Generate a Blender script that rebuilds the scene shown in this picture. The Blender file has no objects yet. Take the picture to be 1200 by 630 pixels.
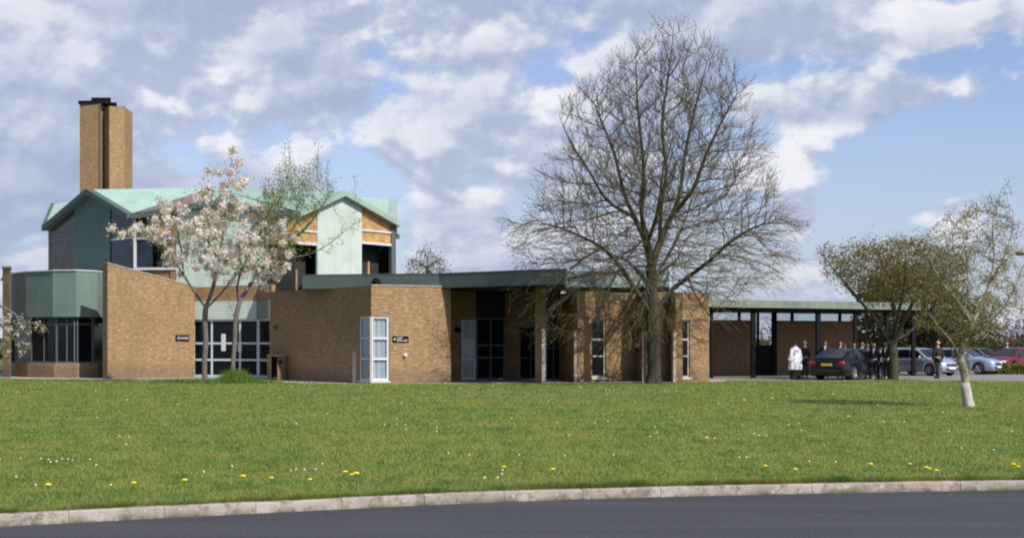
import bpy, bmesh, math, random
import numpy as np
from mathutils import Vector, Matrix
random.seed(7); rng = np.random.default_rng(11)
PI = math.pi
sc = bpy.context.scene
COL = sc.collection
F = 1667.0; H = 1.7; HY = 405.0; GZ = 0.10      # focal length in photo pixels, eye height, horizon row, lawn level

def X(px, D): return (px - 600) / F * D
def Z(py, D): return H + (HY - py) / F * D
def P(px, D): return (X(px, D), D)
def P3(px, py, D): return Vector((X(px, D), D, Z(py, D)))

# ------------------------------------------------------------------ objects
def tag(o, label=None, cat=None, group=None, kind=None):
    if label: o['label'] = label
    if cat: o['category'] = cat
    if group: o['group'] = group
    if kind: o['kind'] = kind
    return o
def empty(name, loc, label, cat, group=None, rz=0):
    o = bpy.data.objects.new(name, None); COL.objects.link(o)
    o.location = loc; o.rotation_euler = (0, 0, rz); o.empty_display_size = .3
    return tag(o, label, cat, group)
def autouv(me):
    n = len(me.loops)
    if n == 0: return
    uv = me.uv_layers.new(name='UVMap')
    out = np.zeros((n, 2))
    for p in me.polygons:
        nx, ny, nz = p.normal
        if abs(nz) < .75:
            l = math.hypot(nx, ny) or 1; tx, ty = -ny / l, nx / l
            for li in p.loop_indices:
                c = me.vertices[me.loops[li].vertex_index].co
                out[li] = (c.x * tx + c.y * ty, c.z)
        else:
            for li in p.loop_indices:
                c = me.vertices[me.loops[li].vertex_index].co
                out[li] = (c.x, c.y)
    uv.data.foreach_set('uv', out.ravel())
class MB:
    """collects shapes in world metres; build() links them as one mesh object"""
    def __init__(s): s.v = []; s.f = []
    def add(s, vs, fs):
        b = len(s.v); s.v += [tuple(v) for v in vs]; s.f += [tuple(i + b for i in f) for f in fs]; return s
    def quad(s, a, b, c, d): return s.add([a, b, c, d], [(0, 1, 2, 3)])
    def poly(s, pts): return s.add(pts, [tuple(range(len(pts)))])
    def box(s, c, d, rz=0):
        cx, cy, cz = c; hx, hy, hz = d[0] / 2, d[1] / 2, d[2] / 2; co, si = math.cos(rz), math.sin(rz)
        vs = []
        for z in (-hz, hz):
            for x, y in ((-hx, -hy), (hx, -hy), (hx, hy), (-hx, hy)):
                vs.append((cx + x * co - y * si, cy + x * si + y * co, cz + z))
        return s.add(vs, [(3, 2, 1, 0), (4, 5, 6, 7), (0, 1, 5, 4), (1, 2, 6, 5), (2, 3, 7, 6), (3, 0, 4, 7)])
    def prism(s, pts, z0, z1, ztop=None):
        n = len(pts); a = sum(pts[i][0] * pts[(i + 1) % n][1] - pts[(i + 1) % n][0] * pts[i][1] for i in range(n))
        zt = ztop or [z1] * n
        if a < 0: pts = pts[::-1]; zt = zt[::-1]
        vs = [(x, y, z0) for x, y in pts] + [(x, y, z) for (x, y), z in zip(pts, zt)]
        fs = [tuple(range(n))[::-1], tuple(range(n, 2 * n))] + [(i, (i + 1) % n, n + (i + 1) % n, n + i) for i in range(n)]
        return s.add(vs, fs)
    def tube(s, a, b, r0, r1=None, n=8, caps=True):
        r1 = r0 if r1 is None else r1
        a, b = Vector(a), Vector(b); d = (b - a).normalized()
        u = d.orthogonal().normalized(); w = d.cross(u)
        vs = []
        for p, r in ((a, r0), (b, r1)):
            for k in range(n):
                t = 2 * PI * k / n; vs.append(p + (u * math.cos(t) + w * math.sin(t)) * r)
        fs = [(k, (k + 1) % n, n + (k + 1) % n, n + k) for k in range(n)]
        if caps: fs += [tuple(range(n))[::-1], tuple(range(n, 2 * n))]
        return s.add(vs, fs)
    def rings(s, rings, closed=True, cap=True):
        n = len(rings[0]); vs = [p for r in rings for p in r]; fs = []
        for i in range(len(rings) - 1):
            for k in range(n if closed else n - 1):
                k2 = (k + 1) % n
                fs.append((i * n + k, i * n + k2, (i + 1) * n + k2, (i + 1) * n + k))
        if cap: fs += [tuple(range(n))[::-1], tuple(range((len(rings) - 1) * n, len(rings) * n))]
        return s.add(vs, fs)
    def sphere(s, c, r, n=10, m=7):
        rx, ry, rz = (r, r, r) if not hasattr(r, '__len__') else r
        rg = []
        for i in range(m + 1):
            t = PI * (0.02 + .96 * i / m)
            rg.append([(c[0] + rx * math.sin(t) * math.cos(2 * PI * k / n), c[1] + ry * math.sin(t) * math.sin(2 * PI * k / n), c[2] - rz * math.cos(t)) for k in range(n)])
        return s.rings(rg)
    def build(s, name, mat, parent=None, smooth=False, bevel=0, uv=True):
        off = parent_world(parent) if parent else Matrix.Identity(4)
        inv = off.inverted()
        me = bpy.data.meshes.new(name)
        me.from_pydata([tuple(inv @ Vector(v)) for v in s.v] if parent else s.v, [], s.f)
        me.update()
        bm = bmesh.new(); bm.from_mesh(me); bmesh.ops.recalc_face_normals(bm, faces=bm.faces)
        if bevel: bmesh.ops.bevel(bm, geom=bm.edges[:], offset=bevel, segments=1, affect='EDGES')
        bm.to_mesh(me); bm.free()
        if uv: autouv(me)
        if mat: me.materials.append(mat)
        if smooth:
            me.shade_smooth() if hasattr(me, 'shade_smooth') else None
        o = bpy.data.objects.new(name, me); COL.objects.link(o)
        if parent: o.parent = parent
        return o
def parent_world(p):
    m = Matrix.LocRotScale(p.location, p.rotation_euler, p.scale)
    return (parent_world(p.parent) @ m) if p.parent else m

# ------------------------------------------------------------------ materials
MATS = {}
class NT:
    def __init__(s, name):
        s.m = bpy.data.materials.new(name); s.m.use_nodes = True; s.t = s.m.node_tree; s.n = s.t.nodes; s.l = s.t.links
        s.bsdf = s.n['Principled BSDF']; s.out = s.n['Material Output']
    def node(s, typ, ins=None, **props):
        nd = s.n.new(typ)
        for k, v in props.items(): setattr(nd, k, v)
        for k, v in (ins or {}).items():
            if hasattr(v, 'node'): s.l.new(v, nd.inputs[k])
            else: nd.inputs[k].default_value = v
        return nd
    def coord(s, which='Object'):
        if which == 'UV': return s.node('ShaderNodeUVMap').outputs[0]
        if which == 'Pos': return s.node('ShaderNodeNewGeometry').outputs['Position']
        return s.node('ShaderNodeTexCoord').outputs[which]
    def scale(s, vec, xyz): return s.node('ShaderNodeVectorMath', {0: vec, 1: xyz}, operation='MULTIPLY').outputs[0]
    def noise(s, vec, scale, detail=4, rough=.6): return s.node('ShaderNodeTexNoise', {'Vector': vec, 'Scale': scale, 'Detail': detail, 'Roughness': rough}).outputs['Fac']
    def ramp(s, fac, stops, interp='LINEAR'):
        r = s.node('ShaderNodeValToRGB', {'Fac': fac}); e = r.color_ramp.elements; r.color_ramp.interpolation = interp
        while len(e) < len(stops): e.new(.5)
        for el, (p, c) in zip(e, stops): el.position = p; el.color = c if len(c) == 4 else (*c, 1)
        return r.outputs['Color']
    def mix(s, fac, a, b, mode='MIX'):
        n = s.node('ShaderNodeMix', data_type='RGBA', blend_type=mode)
        for i, v in ((0, fac), (6, a), (7, b)):
            if hasattr(v, 'node'): s.l.new(v, n.inputs[i])
            else: n.inputs[i].default_value = v if i == 0 else ((*v, 1) if len(v) == 3 else v)
        return n.outputs[2]
    def math(s, op, a, b=0, clamp=False):
        n = s.node('ShaderNodeMath', operation=op, use_clamp=clamp)
        for i, v in ((0, a), (1, b)):
            if hasattr(v, 'node'): s.l.new(v, n.inputs[i])
            else: n.inputs[i].default_value = v
        return n.outputs[0]
    def set(s, **kw):
        for k, v in kw.items():
            k = {'color': 'Base Color', 'rough': 'Roughness', 'metal': 'Metallic', 'spec': 'Specular IOR Level', 'coat': 'Coat Weight'}[k]
            if hasattr(v, 'node'): s.l.new(v, s.bsdf.inputs[k])
            else: s.bsdf.inputs[k].default_value = (*v, 1) if hasattr(v, '__len__') and len(v) == 3 else v
    def bump(s, h, strength=.3, dist=.02):
        b = s.node('ShaderNodeBump', {'Height': h, 'Strength': strength, 'Distance': dist}); s.l.new(b.outputs[0], s.bsdf.inputs['Normal'])
def simple(name, col, rough=.6, var=.18, scale=3.0, metal=0, coat=0, spec=.5):
    t = NT(name); v = t.coord('Pos'); f = t.noise(v, scale, 5)
    c = t.ramp(f, [(.3, tuple(x * (1 - var) for x in col)), (.7, tuple(min(1, x * (1 + var)) for x in col))])
    t.set(color=c, rough=rough, metal=metal, coat=coat, spec=spec); MATS[name] = t.m; return t.m
def brick_mat(name, a, b, mortar, stain=True):
    t = NT(name); uv = t.coord('UV')
    br = t.node('ShaderNodeTexBrick', {'Vector': uv, 'Color1': (*a, 1), 'Color2': (*b, 1), 'Mortar': (*mortar, 1), 'Scale': 1.0,
        'Mortar Size': .009, 'Mortar Smooth': .3, 'Bias': 0.0, 'Brick Width': .225, 'Row Height': .075})
    pos = t.coord('Pos')
    row = t.noise(t.scale(uv, (1.2, 9.0, 1)), 1.6, 4, .7)       # courses fired a little differently
    c = t.mix(t.ramp(row, [(.35, (0, 0, 0)), (.68, (1, 1, 1))]), br.outputs['Color'], tuple(x * .62 for x in a))
    sp = t.noise(t.scale(uv, (4.4, 13.3, 1)), 1.0, 2, .8)
    c = t.mix(t.ramp(sp, [(.52, (0, 0, 0)), (.72, (1, 1, 1))]), c, tuple(min(1, x * 1.5) for x in b))
    big = t.noise(pos, .55, 5, .65)
    c = t.mix(t.ramp(big, [(.35, (0, 0, 0)), (.75, (.6, .6, .6))]), c, tuple(x * y for x, y in zip(a, (.60, .62, .66))))
    # weathering shape: rain streaks down from the coping
    st = t.noise(t.scale(uv, (2.2, .25, 1)), 1.5, 5, .7)
    c = t.mix(t.ramp(st, [(.56, (0, 0, 0)), (.74, (.5, .5, .5))]), c, (.13, .11, .09))
    sv = t.node('ShaderNodeSeparateXYZ', {0: uv}).outputs[1]        # splash-damp band at the foot of the wall
    foot = t.math('SUBTRACT', 1.0, t.math('DIVIDE', t.math('ADD', sv, t.math('MULTIPLY', t.noise(pos, 1.4, 4, .7), -.7)), .45), clamp=True)
    c = t.mix(t.math('MULTIPLY', foot, .5), c, (.12, .095, .06))
    t.set(color=c, rough=.9); t.bump(br.outputs['Fac'], .35, -.01); MATS[name] = t.m; return t.m
brick = brick_mat('buff brick', (.325, .194, .090), (.415, .264, .128), (.29, .23, .155))
brick_old = brick_mat('weathered buff brick', (.30, .18, .095), (.38, .25, .14), (.33, .28, .21))
brick_shade = brick_mat('shaded canopy brick', (.20, .115, .055), (.26, .16, .08), (.20, .16, .11))  # buff brick darkened: shade under the canopy painted into the colour
def panel_mat(name, col, dark, w=.55, rough=.55, seamk=.55):
    t = NT(name); uv = t.coord('UV')
    sx = t.node('ShaderNodeSeparateXYZ', {0: uv})
    fr = t.math('FRACT', t.math('DIVIDE', sx.outputs[0], w))
    seam = t.math('LESS_THAN', fr, .05)
    idx = t.math('FLOOR', t.math('DIVIDE', sx.outputs[0], w))
    wn = t.node('ShaderNodeTexWhiteNoise', {'W': idx}, noise_dimensions='1D').outputs['Value']
    n1 = t.noise(t.scale(uv, (5, .35, 1)), 1.2, 6, .7)
    c = t.mix(t.ramp(n1, [(.3, (0, 0, 0)), (.75, (1, 1, 1))]), col, dark)
    c = t.mix(t.math('MULTIPLY', wn, .4 * seamk), c, tuple(min(1, x * .7) for x in col))
    c = t.mix(t.math('MULTIPLY', seam, seamk), c, tuple(x * .5 for x in dark))
    blot = t.noise(t.coord('Pos'), .9, 5, .65); c = t.mix(t.ramp(blot, [(.45, (0, 0, 0)), (.7, (.5, .5, .5))]), c, tuple(x * .72 for x in dark))
    t.set(color=c, rough=rough, spec=.35); MATS[name] = t.m; return t.m
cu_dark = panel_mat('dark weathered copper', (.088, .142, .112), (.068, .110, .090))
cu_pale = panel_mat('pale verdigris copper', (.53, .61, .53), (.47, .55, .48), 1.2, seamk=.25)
cu_roof = panel_mat('verdigris copper roofing', (.37, .52, .43), (.31, .45, .375), .7, seamk=.25)
cu_fascia = panel_mat('grey green fascia', (.095, .128, .118), (.078, .108, .100), 1.2, seamk=.2)
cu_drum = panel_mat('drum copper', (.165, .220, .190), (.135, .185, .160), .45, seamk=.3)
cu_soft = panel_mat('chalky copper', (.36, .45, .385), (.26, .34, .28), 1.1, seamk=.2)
cu_canopy = panel_mat('mottled canopy copper', (.25, .31, .25), (.15, .19, .15), 1.1, seamk=.2)
t = NT('brownish roof lead'); n = t.noise(t.coord('Pos'), 1.5); t.set(color=t.ramp(n, [(.3, (.20, .13, .12)), (.7, (.27, .18, .165))]), rough=.7); lead = t.m
ply = simple('yellowed plywood', (.46, .27, .10), .6, .3, 2.0)
white_paint = simple('white painted frame', (.62, .62, .62), .4, .08)
pale_timber = simple('pale timber', (.46, .40, .33), .7, .15, 5)
sill_stone = simple('pale stone sill', (.50, .48, .43), .8, .12, 4)
blue_frame = simple('pale blue aluminium', (.50, .60, .64), .35, .06)
black_paint = simple('black painted steel', (.009, .009, .010), .8, .1, spec=.15)
grey_paint = simple('grey painted frame', (.10, .11, .11), .5, .1)
dark_int = simple('dark interior', (.022, .020, .018), .8, .3, .8)  # near-black that paints in the dark of unlit rooms and openings
coping_m = simple('lichened coping', (.36, .33, .29), .9, .3, 6)
conc = simple('concrete', (.40, .36, .32), .9, .2, 3)
curtain = None
t = NT('net curtain'); uv = t.coord('UV'); w = t.node('ShaderNodeTexWave', {'Vector': uv, 'Scale': 3.2, 'Distortion': 2.5, 'Detail': 2}, bands_direction='X')
t.set(color=t.ramp(w.outputs['Fac'], [(0, (.62, .62, .66)), (1, (.92, .92, .95))]), rough=.8); curtain = t.m
def glass_mat(name, tint=(.007, .008, .009), rough=.08, spec=.22):
    t = NT(name); n = t.noise(t.coord('Pos'), 1.3, 2); t.set(color=t.ramp(n, [(.3, tuple(x * .6 for x in tint)), (.7, tuple(x * 1.5 for x in tint))]), rough=rough, spec=spec)
    t.bump(t.noise(t.coord('Pos'), 2.5, 2), .04, .05); MATS[name] = t.m; return t.m
glass = glass_mat('dark window glass')
t = NT('clear pane'); m = t.n.new('ShaderNodeMixShader'); tr = t.n.new('ShaderNodeBsdfTransparent'); gl = t.n.new('ShaderNodeBsdfGlossy'); gl.inputs['Roughness'].default_value = .03
tr.inputs[0].default_value = (.80, .84, .86, 1)
fr = t.node('ShaderNodeLayerWeight', {'Blend': .5}); fc = t.math('ADD', t.math('MULTIPLY', t.math('POWER', fr.outputs['Facing'], 4), .8), .035); t.l.new(fc, m.inputs[0]); t.l.new(tr.outputs[0], m.inputs[1]); t.l.new(gl.outputs[0], m.inputs[2]); t.l.new(m.outputs[0], t.out.inputs[0]); clear = t.m

# ------------------------------------------------------------------ world: sky with broken cumulus
SUN_AZ = Vector((.70, -.714)).normalized(); EL = math.radians(43)
W = bpy.data.worlds.new('World'); sc.world = W; W.use_nodes = True
wt = W.node_tree; wt.nodes.clear()
class WN(NT):
    def __init__(s): s.t = wt; s.n = wt.nodes; s.l = wt.links
w = WN()
bg = w.n.new('ShaderNodeBackground'); wo = w.n.new('ShaderNodeOutputWorld'); w.l.new(bg.outputs[0], wo.inputs[0]); bg.inputs[1].default_value = .10
sky = w.n.new('ShaderNodeTexSky'); sky.sky_type = 'NISHITA'; sky.sun_disc = False; sky.sun_elevation = EL
sky.sun_rotation = math.atan2(SUN_AZ.x, SUN_AZ.y); sky.altitude = 100; sky.air_density = 1.0; sky.dust_density = 1.2; sky.ozone_density = 1.5
g = w.node('ShaderNodeTexCoord').outputs['Generated']
sp = w.node('ShaderNodeSeparateXYZ', {0: g}); dx, dy, dz = sp.outputs
az = w.math('ARCTAN2', dx, dy)                               # azimuth from +Y
hz = w.math('SQRT', w.math('ADD', w.math('MULTIPLY', dx, dx), w.math('MULTIPLY', dy, dy)))
el = w.math('DIVIDE', dz, w.math('MAXIMUM', hz, .05))
el = w.math('MINIMUM', el, 6.0)
# cloud layers thin out towards the horizon: stretch elevation
els = w.math('POWER', w.math('MAXIMUM', el, 0.0), .75)
def cvec(du=0, dv=0):
    c = w.node('ShaderNodeCombineXYZ', {0: w.math('ADD', az, du), 1: w.math('ADD', w.math('MULTIPLY', els, 1.15), dv), 2: 3.7}); return c.outputs[0]
def blob(px, py, rx, ry, amp):
    a0 = math.atan((px - 600) / F); e0 = (HY - py) / math.hypot(F, px - 600)
    a = w.math('DIVIDE', w.math('SUBTRACT', az, a0), rx / F); b = w.math('DIVIDE', w.math('SUBTRACT', el, e0), ry / F)
    q = w.math('ADD', w.math('MULTIPLY', a, a), w.math('MULTIPLY', b, b))
    return w.math('MULTIPLY', w.math('POWER', 2.718, w.math('MULTIPLY', q, -1.0)), amp)
def field(du, dv):
    v = cvec(du, dv)
    n1 = w.node('ShaderNodeTexNoise', {'Vector': v, 'Scale': 12.0, 'Detail': 10, 'Roughness': .54, 'Distortion': .0}).outputs['Fac']
    return n1
n0 = field(0, 0); n1 = field(-.006, .015); nf = w.node('ShaderNodeTexNoise', {'Vector': cvec(), 'Scale': 3.2, 'Detail': 3, 'Roughness': .5}).outputs['Fac']
bias = None
for b_ in ((120, 60, 330, 130, .20), (480, 30, 190, 60, .17), (500, 200, 230, 120, .11), (100, 280, 300, 80, .12), (900, 30, 210, 42, .24), (1010, 115, 150, 26, .27),
           (930, 185, 55, 45, .15), (850, 190, 60, 40, .05), (650, 150, 70, 60, .15), (1090, 250, 80, 20, .20), (940, 250, 34, 20, .26), (560, 290, 90, 25, .10), (1150, 235, 60, 16, .12),
           (1100, 190, 170, 50, -.20), (1080, 70, 170, 22, -.12), (740, 60, 80, 50, -.10), (415, 172, 50, 40, -.13), (615, 90, 60, 30, -.12),(1190, 130, 100, 70, -.14), (1000, 230, 150, 40, -.12),(1180,20,60,20,.12)):
    q = blob(*b_); bias = q if bias is None else w.math('ADD', bias, q)
side = w.node('ShaderNodeMapRange', {0: w.math('ABSOLUTE', az), 1: .42, 2: .9, 3: 0.0, 4: -.10}).outputs[0]
bias = w.math('ADD', bias, side)
dens = w.math('ADD', w.math('ADD', n0, w.math('MULTIPLY', w.math('SUBTRACT', nf, .5), .45)), bias)
mask = w.node('ShaderNodeMapRange', {0: dens, 1: .49, 2: .62, 3: 0.0, 4: 1.0}, interpolation_type='SMOOTHSTEP').outputs[0]
lit = w.node('ShaderNodeMapRange', {0: w.math('SUBTRACT', n0, n1), 1: -.08, 2: .10, 3: 0.0, 4: 1.0}, interpolation_type='SMOOTHSTEP').outputs[0]
lb = None
for b_ in ((235, 110, 120, 55, .55), (480, 40, 110, 32, .5), (545, 190, 90, 60, .45), (642, 130, 45, 45, .6), (430, 215, 60, 30, .45), (350, 170, 50, 40, .35), (930, 185, 50, 35, .55), (945, 248, 40, 22, .6), (1090, 250, 80, 18, .35), (560, 285, 60, 20, .3), (1000, 30, 150, 28, .35), (880, 25, 90, 28, .2), (1030, 108, 130, 22, .3), (90, 60, 120, 40, .25), (60, 150, 80, 30, .15),
           (200, 200, 260, 18, -.35), (300, 240, 200, 22, -.3), (480, 75, 160, 12, -.35), (540, 255, 120, 14, -.3), (120, 260, 160, 40, -.2), (560, 60, 70, 20, -.2), (400, 120, 200, 25, -.2), (1020, 52, 160, 10, -.25), (1000, 135, 130, 12, -.3)):
    q = blob(*b_); lb = q if lb is None else w.math('ADD', lb, q)
thick = w.node('ShaderNodeMapRange', {0: dens, 1: .58, 2: .86, 3: 1.0, 4: .45}).outputs[0]
shade = w.math('MULTIPLY', w.math('ADD', w.math('MULTIPLY', lit, .80), .12), thick)
shade = w.math('ADD', shade, w.math('MULTIPLY', lb, w.math('ADD', w.math('MULTIPLY', lit, .7), .3)), clamp=True)
CL = 1.0
ccol = w.ramp(shade, [(0, (3.7, 4.35, 6.1)), (.45, (5.5, 5.95, 7.4)), (1, (9.2, 9.2, 9.5))])
haze = w.node('ShaderNodeMapRange', {0: el, 1: 0.0, 2: .16, 3: .65, 4: 0.0}).outputs[0]
SKYMUL = (1.40, 1.32, 1.52)
skyc = w.mix(1.0, sky.outputs[0], SKYMUL, 'MULTIPLY')
skyc = w.mix(haze, skyc, (4.3, 5.3, 7.2))
cc = w.mix(w.math('MULTIPLY', haze, .45), ccol, (4.6, 5.2, 7.0))
fin = w.mix(w.math('MULTIPLY', mask, .93), skyc, cc)
up = w.node('ShaderNodeMapRange', {0: dz, 1: -.02, 2: 0.0, 3: 0.0, 4: 1.0}).outputs[0]
fin = w.mix(up, (.9, 1.2, .7), fin)
w.l.new(fin, bg.inputs[0])
sl = bpy.data.lights.new('sun', 'SUN'); so = bpy.data.objects.new('sun', sl); COL.objects.link(so)
sl.energy = 5.0; sl.angle = math.radians(.53); sl.color = (1.0, .95, .86)
sd = Vector((SUN_AZ.x * math.cos(EL), SUN_AZ.y * math.cos(EL), math.sin(EL)))
so.rotation_euler = sd.to_track_quat('Z', 'Y').to_euler(); so.location = (20, -20, 30)
cam = bpy.data.cameras.new('camera'); co = bpy.data.objects.new('camera', cam); COL.objects.link(co)
co.location = (0, 0, H); co.rotation_euler = (PI / 2, 0, 0); cam.lens = 36 * F / 1200; cam.sensor_width = 36; cam.shift_y = .075
cam.clip_end = 6000; cam.clip_start = .1; sc.camera = co
sc.view_settings.view_transform = 'Standard'; sc.view_settings.look = 'None'; sc.view_settings.exposure = 0; sc.view_settings.gamma = 1
sc.cycles.filter_width = 2.0 if hasattr(sc, 'cycles') else 1.5
sc.cycles.transparent_max_bounces = 16

# ------------------------------------------------------------------ ground, road, kerb, drive
def cr(pts, n=12):
    out = []
    q = [pts[0]] + pts + [pts[-1]]
    for i in range(1, len(q) - 2):
        p0, p1, p2, p3 = [np.array(q[j], float) for j in (i - 1, i, i + 1, i + 2)]
        for k in range(n):
            s = k / n; out.append(.5 * ((2 * p1) + (-p0 + p2) * s + (2 * p0 - 5 * p1 + 4 * p2 - p3) * s * s + (-p0 + 3 * p1 - 3 * p2 + p3) * s ** 3))
    out.append(np.array(pts[-1], float)); return np.array(out)
kc = cr([(-30, -2), (-20, 4.6), (-11, 10.0), (-7.6, 12.0), (-4.82, 13.4), (-2.6, 14.45), (0, 15.55), (2.93, 16.3), (6.05, 16.8), (10, 17.2), (20, 17.8), (45, 18.2)], 14)
seg = np.r_[0, np.cumsum(np.linalg.norm(np.diff(kc, axis=0), axis=1))]
def kerb_at(s): return np.array([np.interp(s, seg, kc[:, 0]), np.interp(s, seg, kc[:, 1])])
def kerb_y(x): return np.interp(x, kc[:, 0], kc[:, 1])
t = NT('asphalt'); p = t.coord('Pos'); a = t.noise(p, 90, 3, .8); b = t.noise(p, .5, 5, .6); c = t.noise(p, 28, 4, .8)
col = t.mix(t.ramp(b, [(.3, (0, 0, 0)), (.7, (1, 1, 1))]), (.030, .031, .035), (.043, .044, .050))
col = t.mix(t.ramp(t.noise(p, 38, 3, .85), [(.50, (0, 0, 0)), (.62, (1, 1, 1))]), col, (.10, .10, .105)); col = t.mix(t.ramp(c, [(.2, (1, 1, 1)), (.42, (0, 0, 0))]), col, (.035, .036, .042))
fleck = t.noise(p, 14, 2, .9); col = t.mix(t.ramp(fleck, [(.72, (0, 0, 0)), (.75, (1, 1, 1))]), col, (.26, .25, .23))
tk = t.noise(t.scale(p, (.12, 1.6, 1)), 1.0, 4, .6); col = t.mix(t.ramp(tk, [(.45, (0, 0, 0)), (.7, (.45, .45, .45))]), col, (.085, .085, .09))
t.set(color=col, rough=.85, spec=.3); t.bump(a, .5, .008); asphalt = t.m
tag(MB().quad((-200, -120, 0), (200, -120, 0), (200, 19.5, 0), (-200, 19.5, 0)).build('road', asphalt), kind='structure')
t = NT('lawn soil and thatch'); p = t.coord('Pos'); a = t.noise(p, 1.1, 6, .65); b = t.noise(p, 25, 4, .8)
col = t.mix(t.ramp(a, [(.3, (0, 0, 0)), (.7, (1, 1, 1))]), (.09, .15, .03), (.13, .18, .04)); col = t.mix(t.ramp(b, [(.35, (1, 1, 1)), (.6, (0, 0, 0))]), col, (.06, .09, .022))
t.set(color=col, rough=.95, spec=.1); soil = t.m
mb = MB(); kin = kc[(kc[:, 0] >= -30)]
K = [kerb_at(s) for s in np.linspace(0, seg[-1], 90)]
nrm = []
for i in range(90):
    d = K[min(i + 1, 89)] - K[max(i - 1, 0)]; d = d / np.linalg.norm(d); nrm.append(np.array([-d[1], d[0]]))
inner = [K[i] + nrm[i] * .11 for i in range(90)]
vs = []; fs = []
for i in range(90):
    x, y = inner[i]; x2 = -1500 + 3000 * i / 89
    xm = x * 2.2; vs += [(x, y, GZ), (x * 1.6, max(y, 0) + 60, GZ), (x2, 2500, GZ)]
for i in range(89):
    for k in range(2): a_ = i * 3 + k; fs.append((a_, a_ + 3, a_ + 4, a_ + 1))
mb.add(vs, fs); tag(mb.build('lawn_ground', soil), kind='structure')
t = NT('weathered kerb concrete'); p = t.coord('Pos'); a = t.noise(p, 7, 6, .75); b = t.noise(p, 1.6, 5, .6); d = t.noise(p, 60, 3, .8)
sx = t.node('ShaderNodeSeparateXYZ', {0: p})
col = t.mix(t.ramp(b, [(.35, (0, 0, 0)), (.7, (1, 1, 1))]), (.40, .355, .315), (.27, .235, .19))
col = t.mix(t.ramp(a, [(.50, (0, 0, 0)), (.64, (.85, .85, .85))]), col, (.13, .105, .075))
gut = t.math('SUBTRACT', .075, sx.outputs[2]); gut = t.math('MULTIPLY', t.math('MULTIPLY', gut, 14.0, True), t.ramp(t.noise(p, 3.2, 5, .7), [(.4, (0, 0, 0)), (.6, (1, 1, 1))])); col = t.mix(gut, col, (.12, .10, .065))
lich = t.noise(p, 11, 4, .7); col = t.mix(t.ramp(lich, [(.60, (0, 0, 0)), (.68, (.8, .8, .8))]), col, (.50, .48, .44))
col = t.mix(t.ramp(d, [(.3, (.35, .35, .35)), (.5, (0, 0, 0))]), col, (.15, .13, .11))
t.set(color=col, rough=.95, spec=.2); t.bump(d, .4, .006); kerbm = t.m
mb = MB(); s_ = 0.0; L = .914
while s_ + L < seg[-1]:
    a = kerb_at(s_ + .0025); b = kerb_at(s_ + L - .0025); d = (b - a) / np.linalg.norm(b - a); n = np.array([-d[1], d[0]])
    h = .112 + random.uniform(-.004, .004); j = random.uniform(-.004, .004)
    prof = [(0 + j, -.05), (0.0 + j, .02), (.012 + j, h - .014), (.028 + j, h - .002), (.125 + j, h), (.125 + j, -.05)]
    mb.rings([[(q[0] + n[0] * u, q[1] + n[1] * u, z) for u, z in prof] for q in (a, b)])
    s_ += L
tag(mb.build('kerb', kerbm), kind='structure')
t = NT('pale drive tarmac'); p = t.coord('Pos'); a = t.noise(p, 1.2, 6, .7)
t.set(color=t.ramp(a, [(.3, (.20, .185, .175)), (.7, (.27, .25, .235))]), rough=.9, spec=.2); drivem = t.m
dp = [P(832, 65.3), P(950, 64.6), P(1005, 64.9), P(1030, 67.3), P(1062, 67.6), P(1085, 65.2), P(1200, 64.2), (40, 63), (60, 75), (60, 120), (10, 120), (10, 82), (8.5, 76)]
DRIVE = dp
tag(MB().poly([(x, y, GZ + .012) for x, y in dp]).build('drive', drivem), kind='structure')
mb = MB()
front = [P(832, 65.3), P(950, 64.6), P(1005, 64.9), P(1030, 67.3), P(1062, 67.6), P(1085, 65.2), P(1200, 64.2), (40, 63)]
for a, b in zip(front[:-1], front[1:]):
    a, b = np.array(a), np.array(b); d = (b - a) / np.linalg.norm(b - a); n = np.array([-d[1], d[0]])
    mb.prism([tuple(a), tuple(b), tuple(b + n * .1), tuple(a + n * .1)], GZ - .05, GZ + .03)
tag(mb.build('drive_edging', conc), kind='structure')
# paved strip round the building foot
pv = [P(-60, 72), P(100, 66.5), P(330, 61.5), P(435, 59.4), P(540, 60.2), P(640, 59.9), P(760, 61.8), P(850, 63.4), P(850, 70), (-20, 85), (-40, 85)]
tag(MB().poly([(x, y, GZ + .008) for x, y in pv]).build('paved_apron', conc), kind='structure')
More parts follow.
